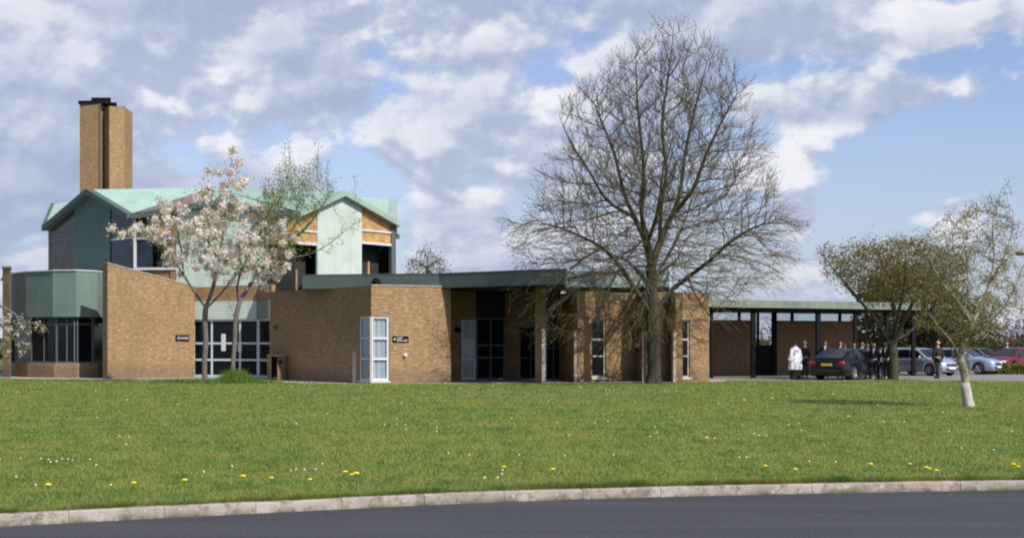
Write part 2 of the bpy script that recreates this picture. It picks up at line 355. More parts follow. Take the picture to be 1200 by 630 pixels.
# ------------------------------------------------------------------ the buildings
class Seg:
    """a straight wall line in plan, left to right as seen from the lawn"""
    def __init__(s, a, b):
        s.a = np.array(a, float); s.b = np.array(b, float); s.L = np.linalg.norm(s.b - s.a); s.d = (s.b - s.a) / s.L
        s.n = np.array([s.d[1], -s.d[0]])            # towards the lawn
    def u(s, px):
        k = (px - 600) / F; return (k * s.a[1] - s.a[0]) / (s.d[0] - k * s.d[1])
    def z(s, px, py): return Z(py, (s.a + s.d * s.u(px))[1])
    def p(s, u, off=0): q = s.a + s.d * u + s.n * off; return (q[0], q[1])
    def p3(s, u, z, off=0): q = s.p(u, off); return (q[0], q[1], z)
    def rz(s): return math.atan2(s.d[1], s.d[0])
    def open(s, l, r, t, b):
        m = (l + r) / 2; return (s.u(l), s.u(r), s.z(m, b), s.z(m, t))
def wall(mb, sg, z0, z1, th=.3, openings=(), back=True):
    us = sorted({0, sg.L, *[o[0] for o in openings], *[o[1] for o in openings]}); zs = sorted({z0, z1, *[o[2] for o in openings], *[o[3] for o in openings]})
    us = [u for u in us if -1e-6 <= u <= sg.L + 1e-6]; zs = [z for z in zs if z0 - 1e-6 <= z <= z1 + 1e-6]
    def solid(i, j):
        if i < 0 or j < 0 or i >= len(us) - 1 or j >= len(zs) - 1: return False
        u, z = (us[i] + us[i + 1]) / 2, (zs[j] + zs[j + 1]) / 2
        return not any(o[0] < u < o[1] and o[2] < z < o[3] for o in openings)
    for i in range(len(us) - 1):
        for j in range(len(zs) - 1):
            if not solid(i, j): continue
            a, b, c, d = us[i], us[i + 1], zs[j], zs[j + 1]
            mb.quad(sg.p3(a, c), sg.p3(b, c), sg.p3(b, d), sg.p3(a, d)); mb.quad(sg.p3(a, c, -th), sg.p3(a, d, -th), sg.p3(b, d, -th), sg.p3(b, c, -th))
            if not solid(i - 1, j): mb.quad(sg.p3(a, c), sg.p3(a, d), sg.p3(a, d, -th), sg.p3(a, c, -th))
            if not solid(i + 1, j): mb.quad(sg.p3(b, c), sg.p3(b, c, -th), sg.p3(b, d, -th), sg.p3(b, d))
            if not solid(i, j - 1): mb.quad(sg.p3(a, c), sg.p3(a, c, -th), sg.p3(b, c, -th), sg.p3(b, c))
            if not solid(i, j + 1): mb.quad(sg.p3(a, d), sg.p3(b, d), sg.p3(b, d, -th), sg.p3(a, d, -th))
    return mb
def bar(mb, sg, u0, u1, z0, z1, off, th):
    """a box against a wall line, front at off, going back th"""
    return mb.prism([sg.p(u0, off), sg.p(u1, off), sg.p(u1, off - th), sg.p(u0, off - th)], z0, z1)
def window(parent, sg, op, fm, gm=None, mull=(), trans=(), rec=.10, fw=.06, name='window', cur=None, sill=None, label=None, fd=.06):
    u0, u1, z0, z1 = op; mb = MB()
    bar(mb, sg, u0, u0 + fw, z0, z1, -rec, fd); bar(mb, sg, u1 - fw, u1, z0, z1, -rec, fd)
    bar(mb, sg, u0 + fw, u1 - fw, z1 - fw, z1, -rec, fd); bar(mb, sg, u0 + fw, u1 - fw, z0, z0 + fw * 1.2, -rec, fd)
    for m in mull: u = u0 + (u1 - u0) * m; bar(mb, sg, u - fw / 2, u + fw / 2, z0 + fw, z1 - fw, -rec + .003, fd)
    for m in trans: z = z0 + (z1 - z0) * m; bar(mb, sg, u0 + fw, u1 - fw, z - fw / 2, z + fw / 2, -rec + .006, fd)
    w_ = mb.build(name + ('_frame' if 'door' not in name else '_frame'), fm, parent) if False else mb.build(name, fm, parent)
    if label: w_['label'] = label
    g_ = MB(); e = .01
    bar(g_, sg, u0 + e, u1 - e, z0 + e, z1 - e, -rec - .03, .012); g_.build('pane', gm or glass, w_)
    if cur:
        c = MB(); n = 24; q = []
        for i in range(n + 1):
            u = u0 + .04 + (u1 - u0 - .08) * i / n; o = -rec - .10 + .02 * math.sin(i * 2.1) + .01 * math.sin(i * 5.3); q.append((sg.p3(u, z0 + .05, o), sg.p3(u, z1 - .05, o)))
        for a, b in zip(q[:-1], q[1:]): c.quad(a[0], b[0], b[1], a[1])
        c.build('net_curtain', cur, w_)
    if sill: s_ = MB(); bar(s_, sg, u0 - .05, u1 + .05, z0 - .08, z0 - .002, .05, .05 + rec + .05); s_.build('sill', sill, w_)
    return w_
BZ = GZ - .1
bld = empty('crematorium_building', (*P(300, 72), GZ), 'low buff brick building with green copper roofs, folded gables and net-curtained windows behind the lawn', 'building')
WT = 4.24
# --- entrance block: brick walls in folds
A, B, C_ = P(316, 67), P(435, 60), P(520, 61.4)
sAB, sBC = Seg(A, B), Seg(B, C_)
oL = sAB.open(421, 434.4, 373, 449); oL = (oL[0], sAB.L + .001, .22, 2.95)
oR = sBC.open(435.6, 456, 373, 449); oR = (-.001, oR[1], .22, 2.95)
oL = (oL[0], sAB.L, .22, 2.95); oR = (0, oR[1], .22, 2.95)
mb = MB(); wall(mb, sAB, BZ, WT, .3, [oL]); wAB = mb.build('brick_wall', brick, bld); wAB['label'] = 'shaded brick wall facing away from the sun'
mb = MB(); wall(mb, sBC, BZ, WT, .3, [oR]); mb.build('brick_wall', brick, bld)
window(bld, sAB, oL, white_paint, clear, trans=(.34, .66), cur=curtain, sill=sill_stone, fw=.08, rec=.04)
window(bld, sBC, oR, white_paint, clear, trans=(.34, .66), cur=curtain, sill=sill_stone, fw=.09, rec=.04)
mb = MB(); mb.box((B[0] + .0, B[1] + .10, 1.58), (.15, .12, 2.72), .3); mb.build('corner_post', pale_timber, bld)
# dark sheets added behind the curtains paint in the unlit rooms
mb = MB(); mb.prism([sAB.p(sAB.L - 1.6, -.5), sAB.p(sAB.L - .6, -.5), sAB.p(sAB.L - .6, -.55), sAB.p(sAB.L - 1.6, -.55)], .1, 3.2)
mb.prism([sBC.p(.5, -.5), sBC.p(1.2, -.5), sBC.p(1.2, -.55), sBC.p(.5, -.55)], .1, 3.2); mb.build('room_dark_sheet', dark_int, bld)
mb = MB(); bar(mb, sBC, 0, sBC.L, WT, WT + .05, .03, .36); mb.build('wall_coping', coping_m, bld)
mb = MB(); bar(mb, sAB, sAB.u(414), sAB.u(417.5), BZ, 1.45, .04, .1); mb.build('timber_post', pale_timber, bld)
# recess wall with door group
D1, D2 = P(519, 65.2), P(558, 65.6)
sR = Seg(D1, D2); sRet = Seg(C_, D1)
mb = MB(); mb.prism([C_, (C_[0] + .3, C_[1] + .3), (D1[0] + .3, D1[1] - .1), D1], BZ, WT)
mb.build('brick_wall', brick, bld)
oc = sR.open(541, 557, 374, 447); oc = (oc[0], sR.L - .02, .15, 2.9)
mb = MB(); wall(mb, sR, BZ, WT, .3, [oc]); mb.build('brick_wall', brick, bld)
window(bld, sR, oc, white_paint, clear, trans=(.34, .66), cur=curtain, fw=.07, rec=.05)
sG = Seg(P(558, 66.2), P(592, 66.6))
window(bld, sG, (0, sG.L, .12, 3.0), grey_paint, glass, mull=(.5,), trans=(.36, .56), rec=0, fw=.08, name='door', label='dark glazed double door with two grey rails')
mb = MB(); wall(mb, sG, 3.0, WT, .2); mb.build('door_head_panel', dark_int, bld)  # near-black colour stands in for the shade of the entrance recess
sIn = Seg(P(592, 66.6), P(642, 69.0)); mb = MB(); wall(mb, sIn, BZ, WT, .2, [(sIn.L * .35, sIn.L * .9, .12, 2.6)]); mb.build('brick_wall', brick, bld)
window(bld, sIn, (sIn.L * .35, sIn.L * .9, .12, 2.6), grey_paint, glass, mull=(.5,), trans=(.4,), rec=.08, name='door')
# brick fins with pale timber corner boards
def fin(poly, name='brick_fin'):
    mb = MB(); mb.prism(poly, BZ, WT); return mb.build(name, brick, bld)
fin([P(627, 61.2), P(639.5, 60.6), (X(639.5, 60.6) + .05, 64.4), (X(627, 61.2) + .25, 64.4)])
def board(px, D, w=.16, z1=2.42):
    mb = MB(); mb.box((X(px, D), D, (z1 + BZ) / 2), (w, .12, z1 - BZ), 0); mb.build('corner_board', pale_timber, bld)
board(637.2, 60.55)
sW1 = Seg(P(640, 64.6), P(657, 64.8))
window(bld, sW1, (0, sW1.L, .15, 3.4), grey_paint, glass, mull=(.5,), trans=(.45,), rec=0, fw=.06)
mb = MB(); wall(mb, sW1, 3.4, WT, .2); mb.build('door_head_panel', dark_int, bld)  # recess shade put into the panel colour
# right wing: saw-tooth brick bays
WR = 4.04
bays = [(P(656, 65.0), P(677, 62.4)), (P(677, 62.4), P(747, 64.4)), (P(747, 64.4), P(757.5, 62.8)), (P(757.5, 62.8), P(786, 63.7)), (P(786, 63.7), P(792, 62.6)), (P(792, 62.6), P(831, 63.9))]
for i, (a, b) in enumerate(bays):
    s_ = Seg(a, b); mb = MB(); ops = []
    if i == 1: ops = [s_.open(693.5, 710, 374, 443)]
    if i == 5: ops = [s_.open(792.4, 808.5, 376, 443)]; ops = [(.06, ops[0][1], .30, 2.85)]
    if i == 1: ops = [(ops[0][0], ops[0][1], .30, 2.85)]
    wall(mb, s_, BZ, WR, .3, ops); mb.build('brick_wall', brick, bld)
    for o in ops: window(bld, s_, o, pale_timber, glass, trans=(.37, .66), rec=.07, fw=.07, sill=sill_stone)
    mb = MB(); bar(mb, s_, 0, s_.L, WR, WR + .04, .015, .33); mb.build('wall_coping', coping_m, bld)
mb = MB(); mb.prism([P(831, 63.9), P(831, 72), (X(831, 72) - .3, 72), (X(831, 63.9) - .3, 64.1)], BZ, WR); mb.build('brick_wall', brick, bld)
for px, D in ((674.5, 62.42), (754.5, 63.0), (790.5, 62.66)): board(px, D, .13)
# wing roof: pitched verdigris band over a clerestory strip
sF = Seg(P(663, 65.4), P(785, 65.8))
mb = MB(); mb.prism([sF.p(0), sF.p(sF.L), (sF.p(sF.L)[0] + .2, 75), (sF.p(0)[0], 75)], 3.2, 4.34); 
ck = MB(); wall(ck, Seg(P(664, 65.9), P(784, 66.3)), WR - .2, 4.36, .1, []); ck.build('clerestory_strip', glass, bld)
x0, x1 = X(663, 64.2), X(785, 64.6)
mb = MB(); ya, yb = 64.2, 64.6
pr = [(0, 4.36), (.75, 5.12), (9, 5.25), (9, 4.5), (.2, 4.3)]
mb.rings([[(x0, ya + u, z) for u, z in pr], [(x1, yb + u, z) for u, z in pr]]); mb.build('roof', cu_soft, bld)
mb = MB(); mb.prism([P(786, 64.5), P(830, 64.6), (X(830, 64.6), 74), (X(786, 64.5), 74)], 3.75, 3.95); mb.build('flat_roof', lead, bld)
# main flat roof with deep grey green fascia
RT, RB = 4.80, 4.20
pts = [P(355, 62.7), P(515, 61.45), P(663.5, 57.6), (X(663.5, 57.6) + .1, 74), (X(350, 74), 74.5)]
mb = MB(); mb.prism(pts, RB + .02, RT - .02); mb.build('flat_roof', dark_int, bld)
mb = MB()
for a, b in zip(pts[:3], pts[1:4]): bar(mb, Seg(a, b), -.02, Seg(a, b).L + .02, RB, RT, .04, .04)
mb.build('roof_fascia', cu_fascia, bld)
mb = MB()
for a, b in zip(pts[:3], pts[1:4]): bar(mb, Seg(a, b), -.02, Seg(a, b).L + .02, RT, RT + .035, .06, .12)
mb.build('roof_trim', grey_paint, bld)
mb = MB(); q = P3(440, 330, 61.5); mb.sphere((q.x, 61.85, 4.5), (.18, .2, .16)); mb.add([(q.x - .3, 61.9, 4.36), (q.x + .3, 61.9, 4.36), (q.x, 61.85, 4.62), (q.x, 61.6, 4.36)], [(0, 1, 2), (0, 3, 2), (3, 1, 2), (0, 1, 3)]); mb.build('fascia_lamp', black_paint, bld)
# --- glazed link under a pale green band
sL = Seg(P(226, 72.3), P(303, 71.2)); sL2 = Seg(P(303, 71.2), P(318, 69.2))
for s_ in (sL, sL2):
    mb = MB(); bar(mb, s_, 0, s_.L, Z(374, 72), Z(353, 72), .12, .3); mb.build('roof_fascia', cu_pale if s_ is sL else cu_drum, bld)
    mb = MB(); wall(mb, s_, Z(354, 72), Z(336, 72), .2); mb.build('brick_wall', brick, bld)
    op = (0, s_.L, BZ + .12, Z(374, 72))
    window(bld, s_, op, blue_frame, glass, mull=(.29, .72) if s_ is sL else (), trans=(.30, .585), rec=0, fw=.10, name='glazed_screen')
for px, py0, py1, w_ in ((262, 391, 411, .25), (281, 403, 412, .2)):
    mb = MB(); u = sL.u(px); bar(mb, sL, u - w_ / 2, u + w_ / 2, sL.z(px, py1), sL.z(px, py0), .012, .008); mb.build('notice_paper', white_paint, bld)
mb = MB(); mb.prism([P(226, 72.5), P(303, 71.5), P(318, 70), P(330, 74), P(330, 80), P(226, 82)], 4.55, 4.75); mb.build('flat_roof', lead, bld)
# --- copper drum over a band of windows
drum = [P(4, 76.5), P(12, 74.2), P(31, 72.2), P(62, 71.0), P(89, 70.8), P(114, 71.6), P(128, 73)]
DT, DM, DS = Z(317.5, 71.2), Z(371, 71.2), Z(425, 71.2)
for i, (a, b) in enumerate(zip(drum[:-1], drum[1:])):
    s_ = Seg(a, b); mb = MB(); bar(mb, s_, -.01, s_.L + .01, DM, DT, 0, .1); mb.build('copper_panel', cu_drum, bld)
    if 1 <= i <= 5:
        window(bld, s_, (.02, s_.L - .02, DS, DM), grey_paint, glass, mull=(.5,) if i in (2, 3) else (), trans=(.84,), rec=.25, fw=.06)
    mb = MB(); wall(mb, Seg(np.array(a) + np.array([0, .15]), np.array(b) + np.array([0, .15])), BZ, DS, .2); mb.build('brick_plinth', brick_old, bld)
mb = MB(); mb.prism([(p[0] * 1, p[1] - .06) for p in drum] + [P(140, 80), P(0, 82)], DT, DT + .05); mb.build('drum_roof', white_paint, bld)
mb = MB(); mb.prism([(p[0] * 1, p[1] + .1) for p in drum] + [P(140, 80), P(0, 82)], DM, DM + .05); mb.build('drum_soffit', dark_int, bld)
mb = MB(); mb.prism([P(8, 76), P(130, 74.5), P(130, 75), P(8, 76.5)], BZ, DM); mb.build('room_dark_sheet', dark_int, bld)  # dark sheet added for the unlit room behind the drum windows
# --- folded-roof chapel (an irregular octagon of gables)
ZE = 8.30
V = [P(57, 80), P(157, 73), P(346, 71.5), P(463, 77.5), P(463, 86), (X(346, 90), 91.5), (X(200, 92), 93), (X(75, 88), 88.5)]
GA = [9.95, 8.9, 9.62, 10.0, 9.9, 9.9, 9.9, 10.0]
cx, cy, cz = X(250, 81.5), 81.5, 10.75
gap = []
roofpale = MB(); rooflead = MB()
for i in range(8):
    a, b = np.array(V[i]), np.array(V[(i + 1) % 8]); s_ = Seg(a, b)
    f = .5
    if i == 0: f = s_.u(108) / s_.L
    if i == 1: f = s_.u(252) / s_.L
    if i == 2: f = s_.u(399) / s_.L
    ov = .35 if i != 3 else .08                                                     # eaves overhang
    m = a + (b - a) * f + s_.n * ov; ao = a + s_.n * ov; bo = b + s_.n * ov; g_ = GA[i]
    ctr = (cx, cy, cz); up_ = .10
    A3 = (ao[0], ao[1], ZE + up_); B3 = (bo[0], bo[1], ZE + up_); M3 = (m[0], m[1], g_ + up_)
    (rooflead if i == 1 else roofpale).add([A3, M3, ctr], [(0, 1, 2)]); roofpale.add([M3, B3, ctr], [(0, 1, 2)])
    gap.append((s_, f, g_, A3, M3, B3))
roofpale.build('copper_roof', cu_roof, bld); rooflead.build('lead_roof', lead, bld)
for i, (s_, f, g_, A3, M3, B3) in enumerate(gap):
    mb = MB()                                                    # barge boards along the gable
    for p, q in ((A3, M3), (M3, B3)):
        p, q = np.array(p), np.array(q); n = np.array([*s_.n, 0])
        o = n * .04; dz = np.array([0, 0, .04]); dn = np.array([0, 0, -.24 if i != 3 else -.16])
        vs = [p + o + dz, q + o + dz, q + o + dn, p + o + dn]; vs += [v - n * .45 for v in vs]
        mb.add(vs, [(0, 1, 2, 3), (7, 6, 5, 4), (0, 4, 5, 1), (3, 2, 6, 7), (0, 3, 7, 4), (1, 5, 6, 2)])
    mb.build('gable_board', cu_fascia if i not in (2, 3) else cu_soft, bld)
def ztop(gi, u):
    s_, f, g_, *_r = gap[gi]; t_ = u / s_.L
    return ZE + (g_ - ZE) * (t_ / f if t_ < f else (1 - t_) / (1 - f)) - .12
def gpanel(gi, u0, u1, z0, mat, name, th=.08, off=0, label=None, ztop_=None):
    """a panel of a gable wall from u0 to u1, cut to the roof slope"""
    s_, f, *_r = gap[gi]; us = [u0, u1]; um = f * s_.L
    if u0 < um < u1: us = [u0, um, u1]
    top = [(s_.p3(u, ztop(gi, u) if ztop_ is None else ztop_, off)) for u in us]; bot = [s_.p3(u, z0, off) for u in us]
    fr = bot + top[::-1]; n = np.array([*s_.n, 0]) * th; bk = [tuple(np.array(v) - n) for v in fr]; k = len(fr)
    mb = MB(); mb.add(fr + bk, [tuple(range(k)), tuple(range(k, 2 * k))[::-1]] + [(j, (j + 1) % k, k + (j + 1) % k, k + j) for j in range(k)])
    o = mb.build(name, mat, bld)
    if label: o['label'] = label
    return o
CZ0 = 3.0
brown_glass = glass_mat('brown tinted glass', (.055, .042, .038), .15)
sky_glass = glass_mat('sky-tinted glass', (.020, .026, .042), .10)  # blue of the reflected sky painted into the glass colour
# left gable
s0 = gap[0][0]; U = lambda px: s0.u(px)
gpanel(0, 0, .25, CZ0, grey_paint, 'corner_post', .1, .02)
gpanel(0, .25, U(88), CZ0, brown_glass, 'window'); 
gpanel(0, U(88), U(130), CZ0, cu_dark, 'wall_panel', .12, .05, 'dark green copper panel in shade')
gpanel(0, U(130), s0.L, CZ0, sky_glass, 'window')
mb = MB(); zt = s0.z(75, 280)
bar(mb, s0, .25, U(88), zt - .07, zt + .07, .05, .1); mb.build('window_rail', grey_paint, bld); mb = MB(); zt2 = s0.z(75, 271); bar(mb, s0, .25, U(88), zt2 - .03, zt2 + .03, .05, .1)
mb.build('window_rail', grey_paint, bld)
mb = MB(); zt = s0.z(140, 280); bar(mb, s0, U(131), s0.L, zt - .04, zt + .04, .04, .1); mb.build('window_rail', white_paint, bld)
# middle gable
s1 = gap[1][0]; U1 = lambda px: s1.u(px)
gpanel(1, U1(207), U1(313), 4.66, cu_pale, 'wall_panel', .12, .05)
zlo, zr = s1.z(180, 315), s1.z(180, 279)
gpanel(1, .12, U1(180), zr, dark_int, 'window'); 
gpanel(1, .12, U1(160 + 18), zlo, sky_glass, 'window', ztop_=zr - .05, off=-.05)
gpanel(1, U1(178), U1(200), zlo, dark_int, 'window', ztop_=zr - .05, off=-.6)  # open window: its unlit inside painted as a set-back dark panel
gpanel(1, U1(178), U1(207), zr, ply, 'wall_panel', .08, -.02)
gpanel(1, U1(200), U1(207), CZ0, brick, 'brick_wall', .3, .02)
gpanel(1, U1(313), s1.L, s1.z(330, 286), ply, 'wall_panel', .1, -.02, 'yellowed timber infill')
gpanel(1, U1(313), s1.L, 4.3, dark_int, 'window', .1, .03, ztop_=s1.z(330, 288))  # opening whose inner shade is painted as a flat dark panel
gpanel(1, 0, s1.L, CZ0, brick, 'brick_wall', .3, -.06, ztop_=zlo - .08)
mb = MB(); bar(mb, s1, 0, .12, CZ0, ztop(1, .1), .06, .12)
bar(mb, s1, .12, U1(207), zr - .05, zr + .05, .06, .1); bar(mb, s1, .12, U1(207), zlo - .05, zlo + .07, .08, .14); mb.build('window_frame', white_paint, bld)
# right gable
s2 = gap[2][0]; U2 = lambda px: s2.u(px)
zb = s2.z(440, 321)
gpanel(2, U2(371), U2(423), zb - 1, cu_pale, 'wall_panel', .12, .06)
gpanel(2, .05, U2(371), s2.z(355, 287), ply, 'wall_panel', .1, -.02, 'yellowed timber infill'); gpanel(2, U2(423), U2(458), s2.z(440, 286), ply, 'wall_panel', .1, -.02, 'yellowed timber infill')
gpanel(2, .05, U2(371), zb - 1, dark_int, 'window', .1, -.8, ztop_=s2.z(355, 286)); gpanel(2, U2(423), U2(458), zb - 1, dark_int, 'window', .1, -.9, ztop_=s2.z(440, 285))  # black openings: interior shade put into dark panels set back
gpanel(2, U2(458), s2.L, zb - 1, grey_paint, 'corner_post', .2, .06)
for a_, b_ in ((U2(347), U2(371)), (U2(423), U2(458))):
    m_ = 360 if a_ < 2 else 440
    for py, h in ((271, .045), (285.5, .06)):
        z_ = s2.z(m_, py); mb = MB(); bar(mb, s2, a_, b_, z_ - h, z_ + h, .05, .08); mb.build('window_rail', white_paint, bld)
mb = MB(); u_ = U2(437); bar(mb, s2, u_ - .07, u_ + .07, zb - .5, s2.z(437, 306), -.3, .1); mb.build('open_casement', ply, bld)
gpanel(3, 0, gap[3][0].L, CZ0, cu_soft, 'wall_panel', .1, 0)
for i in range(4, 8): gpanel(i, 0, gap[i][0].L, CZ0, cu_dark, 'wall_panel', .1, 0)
mb = MB(); mb.prism([(v[0] * 1 + (cx - v[0]) * .12, v[1] + (cy - v[1]) * .12) for v in V], 5.0, 5.1); mb.build('upper_floor', dark_int, bld)
# --- brick chimney of two shafts
CD = 96.0
c0, c1 = P(93.5, CD), P(117.5, CD - .3)
ch = MB(); ch.prism([c0, c1, (c1[0], c1[1] + 2.4), (c0[0], c0[1] + 2.4)], 3, Z(121, CD)); cho = ch.build('chimney', brick, bld)
e0, e1, e2 = P(118.6, CD + .9), P(128, CD - .5), P(146, CD + .1)
m2 = MB(); m2.prism([e0, e1, e2, (e2[0], e2[1] + 2.0), (e0[0], e0[1] + 1.6)], 3, Z(125.5, CD)); m2.build('chimney_shaft', brick, cho)
mb = MB(); mb.prism([(c0[0] - .08, c0[1] - .1), (c1[0] + .35, c1[1] - .1), (c1[0] + .35, c1[1] + 2.4), (c0[0] - .08, c0[1] + 2.5)], Z(122, CD), Z(118.5, CD))
mb.prism([P(105, CD), P(137, CD + .2), P(137, CD + 1.5), P(105, CD + 1.5)], Z(121.5, CD), Z(119.5, CD))
mb.prism([P(107, CD + .3), P(130, CD + .3), P(128, CD + 1.5), P(109, CD + 1.5)], Z(119, CD), Z(113.5, CD)); mb.build('chimney_cap', black_paint, cho)
mb = MB(); mb.prism([P(119, CD + .6), P(146.5, CD), P(146.5, CD + 2), P(119, CD + 2)], Z(125.5, CD), Z(124, CD)); mb.build('chimney_coping', coping_m, cho)
mb = MB(); mb.prism([P(116.5, CD - .35), P(118, CD - .35), P(118, CD - .2), P(116.5, CD - .2)], 3, Z(122, CD)); mb.build('lightning_strip', grey_paint, cho)

# --- free-standing sloping wall
wa, wb = P(126, 69.0), P(228, 72.0)
sS = Seg(wa, wb)
t0, t1 = Z(308.5, 69), Z(336, 72)
ww = empty('sloping_brick_wall', (*wa, GZ), 'buff brick wing wall whose top slopes down to the right beside the green drum', 'brick wall')
th = .55
mb = MB(); pl = [sS.p(0), sS.p(sS.L), sS.p(sS.L, -th), sS.p(0, -th)]
n_ = 10
for i in range(n_):
    a_, b_ = i / n_ * sS.L, (i + 1) / n_ * sS.L
mb.prism([sS.p(0), sS.p(sS.L), sS.p(sS.L, -th), sS.p(0, -th)], BZ, 0, [t0, t1, t1, t0]); mb.build('wall_face', brick, ww)
mb = MB(); v = [sS.p3(-.02, t0 + .002, .03), sS.p3(sS.L + .02, t1 + .002, .03), sS.p3(sS.L + .02, t1 + .002, -th - .03), sS.p3(-.02, t0 + .002, -th - .03)]
mb.add(v + [(x, y, z + .055) for x, y, z in v], [(0, 1, 2, 3), (4, 5, 6, 7), (0, 1, 5, 4), (1, 2, 6, 5), (2, 3, 7, 6), (3, 0, 4, 7)]); mb.build('coping', coping_m, ww)
# left pier
pr_ = empty('brick_pier', (*P(8, 72), GZ), 'tall narrow shaded brick pier at the left edge beside the green drum', 'brick pier')
mb = MB(); mb.prism([P(3, 72), P(11.5, 71.6), P(13, 73), P(4, 73.4)], BZ, Z(314, 72)); mb.build('shaft', brick_old, pr_)
mb = MB(); mb.prism([P(2, 71.9), P(12.5, 71.5), P(14, 73.1), P(3.4, 73.5)], Z(314, 72), Z(312, 72)); mb.build('coping', coping_m, pr_)
# low brick pillar pair with a dark slot
lp = empty('low_brick_pillar', (*P(324, 65.5), GZ), 'low brick pillar with a dark niche standing by the glazed screen', 'brick pillar')
mb = MB(); mb.prism([P(313, 66.4), P(318, 65.6), P(318.5, 66.2), P(314, 67)], BZ, Z(417, 65.5)); mb.prism([P(325, 65.0), P(335, 65.6), P(335, 66.2), P(325, 65.6)], BZ, Z(417, 65.5))
mb.prism([P(318, 65.9), P(325, 65.3), P(325, 65.9), P(319, 66.4)], BZ, Z(441, 65.5)); mb.build('brickwork', brick, lp)
mb = MB(); mb.prism([P(312.5, 66.4), P(325, 64.9), P(335.6, 65.5), P(335.6, 66.3), P(314, 67.1)], Z(417, 65.5), Z(415.5, 65.5)); mb.build('coping', coping_m, lp)
mb = MB(); q = P3(328.5, 424, 64.95); mb.sphere((q.x, q.y + .08, q.z), .09); mb.build('bulkhead_lamp', black_paint, lp)

# --- signs and fittings (lettering too worn to read: pale strokes)
def sign(sg, l, r, t, b, rows, label, dot=False):
    o = empty('wall_sign', (*sg.p(sg.u((l + r) / 2)), sg.z((l + r) / 2, b)), label, 'sign')
    op = sg.open(l, r, t, b); mb = MB(); bar(mb, sg, op[0], op[1], op[2], op[3], .035, .03); mb.build('board', black_paint, o)
    wd = op[1] - op[0]; hh = op[3] - op[2]
    for a0, a1, zc, hgt in rows:
        mb = MB()
        u = op[0] + wd * a0
        while u < op[0] + wd * a1:
            lw = random.uniform(.045, .065); zz = op[2] + hh * zc; h2 = hh * hgt / 2; st = .016
            k = random.choice('LEHOT')
            def bb(ua, ub, za, zb_): bar(mb, sg, ua, ub, za, zb_, .039, .006)
            bb(u, u + st, zz - h2, zz + h2)
            if k in 'HO': bb(u + lw - st, u + lw, zz - h2, zz + h2)
            if k in 'LEO': bb(u + st, u + lw - (st if k == 'O' else 0), zz - h2, zz - h2 + st)
            if k in 'EOT': bb(u + st, u + lw - (st if k == 'O' else 0), zz + h2 - st, zz + h2)
            if k in 'HE': bb(u + st, u + lw - st, zz - st / 2, zz + st / 2)
            u += lw + .022
        mb.build('lettering', white_paint, o)
    if dot: mb = MB(); bar(mb, sg, op[0] + wd * .06, op[0] + wd * .16, op[2] + hh * .35, op[2] + hh * .65, .04, .006); mb.build('emblem', white_paint, o)
sign(sS, 205.5, 221.5, 392.2, 399.4, [(.12, .86, .5, .4)], 'small black wall sign with one line of pale letters on the sloping wing wall')
sign(sBC, 460, 478.5, 393.5, 400.8, [(.26, .62, .70, .28), (.26, .86, .30, .28)], 'small black wall sign with two lines of pale letters beside the corner window', True)
def fitting(name, p, r, mat, label, cat, cap=None):
    o = empty(name, tuple(p), label, cat)
    mb = MB(); mb.sphere((p.x, p.y, p.z), r); mb.build('body', mat, o, smooth=True)
    mb = MB(); mb.box((p.x, p.y + r * .8, p.z), (r * 1.2, r, r * 1.2)); mb.build('bracket', black_paint, o)
    if cap: mb = MB(); mb.box((p.x, p.y, p.z + r * 1.5), (r * 1.6, r * 1.3, r * 1.6)); mb.build('upper_box', cap, o, bevel=.01)
u = sAB.u(324); fitting('wall_lamp', Vector(sAB.p3(u, sAB.z(324, 383), .1)), .11, grey_paint, 'round wall lamp on the dark shaded brick wall above the low pillar', 'lamp')
u = sR.u(535.5); fitting('wall_lamp', Vector(sR.p3(u, sR.z(535.5, 386), .12)), .14, black_paint, 'dark globe lamp on the recessed wall beside the entrance', 'lamp')
u = sBC.u(474.5); fitting('wall_vent', Vector(sBC.p3(u, sBC.z(474.5, 416), .05)), .09, white_paint, 'small pale round vent on the brick below the two-line sign', 'vent')
sK = Seg(*bays[1]); u = sK.L - .1; fitting('letter_box', Vector(sK.p3(u, sK.z(743, 409), .1)), .13, black_paint, 'small black and white box fixed to the brick beside the big bare tree', 'box', cap=white_paint)

# ------------------------------------------------------------------ covered driveway canopy
cn = empty('covered_driveway', (*P(960, 72), GZ), 'long flat canopy with pale green edge on black posts over the drive', 'canopy')
a, b = P(830, 69.6), P(1079, 75.3); sC = Seg(a, b)
CT, CB = 3.97, 3.60
mb = MB(); bar(mb, sC, 0, sC.L, CB, CT, 0, .06); mb.build('fascia', cu_canopy, cn)
mb = MB(); mb.prism([sC.p(0.02, -.07), sC.p(sC.L, -.07), sC.p(sC.L, -5.2), sC.p(0.02, -5.2)], CB + .1, CT - .03); mb.build('roof', cu_canopy, cn)
mb = MB(); bar(mb, sC, 0.02, sC.L - .05, CB - .12, CB + .08, -.12, 5.0); mb.build('soffit', black_paint, cn)
def cpost(px, w_, off, z0=BZ, d=.12):
    s_ = Seg(sC.p(0, off), sC.p(sC.L, off)); u = s_.u(px); m = MB(); bar(m, s_, u - w_ / 2, u + w_ / 2, z0, CB - .12, 0, d); m.build('post', black_paint, cn)
for px, w_ in ((834.5, .14), (883.5, .26), (959.5, .26), (1003, .2), (1040, .2), (1071, .2)): cpost(px, w_, -.3)
sCb = Seg(sC.p(0, -4.2), sC.p(sC.L, -4.2)); WB = Z(376, 74.8)
mb = MB(); cl = MB(); wa_ = MB()
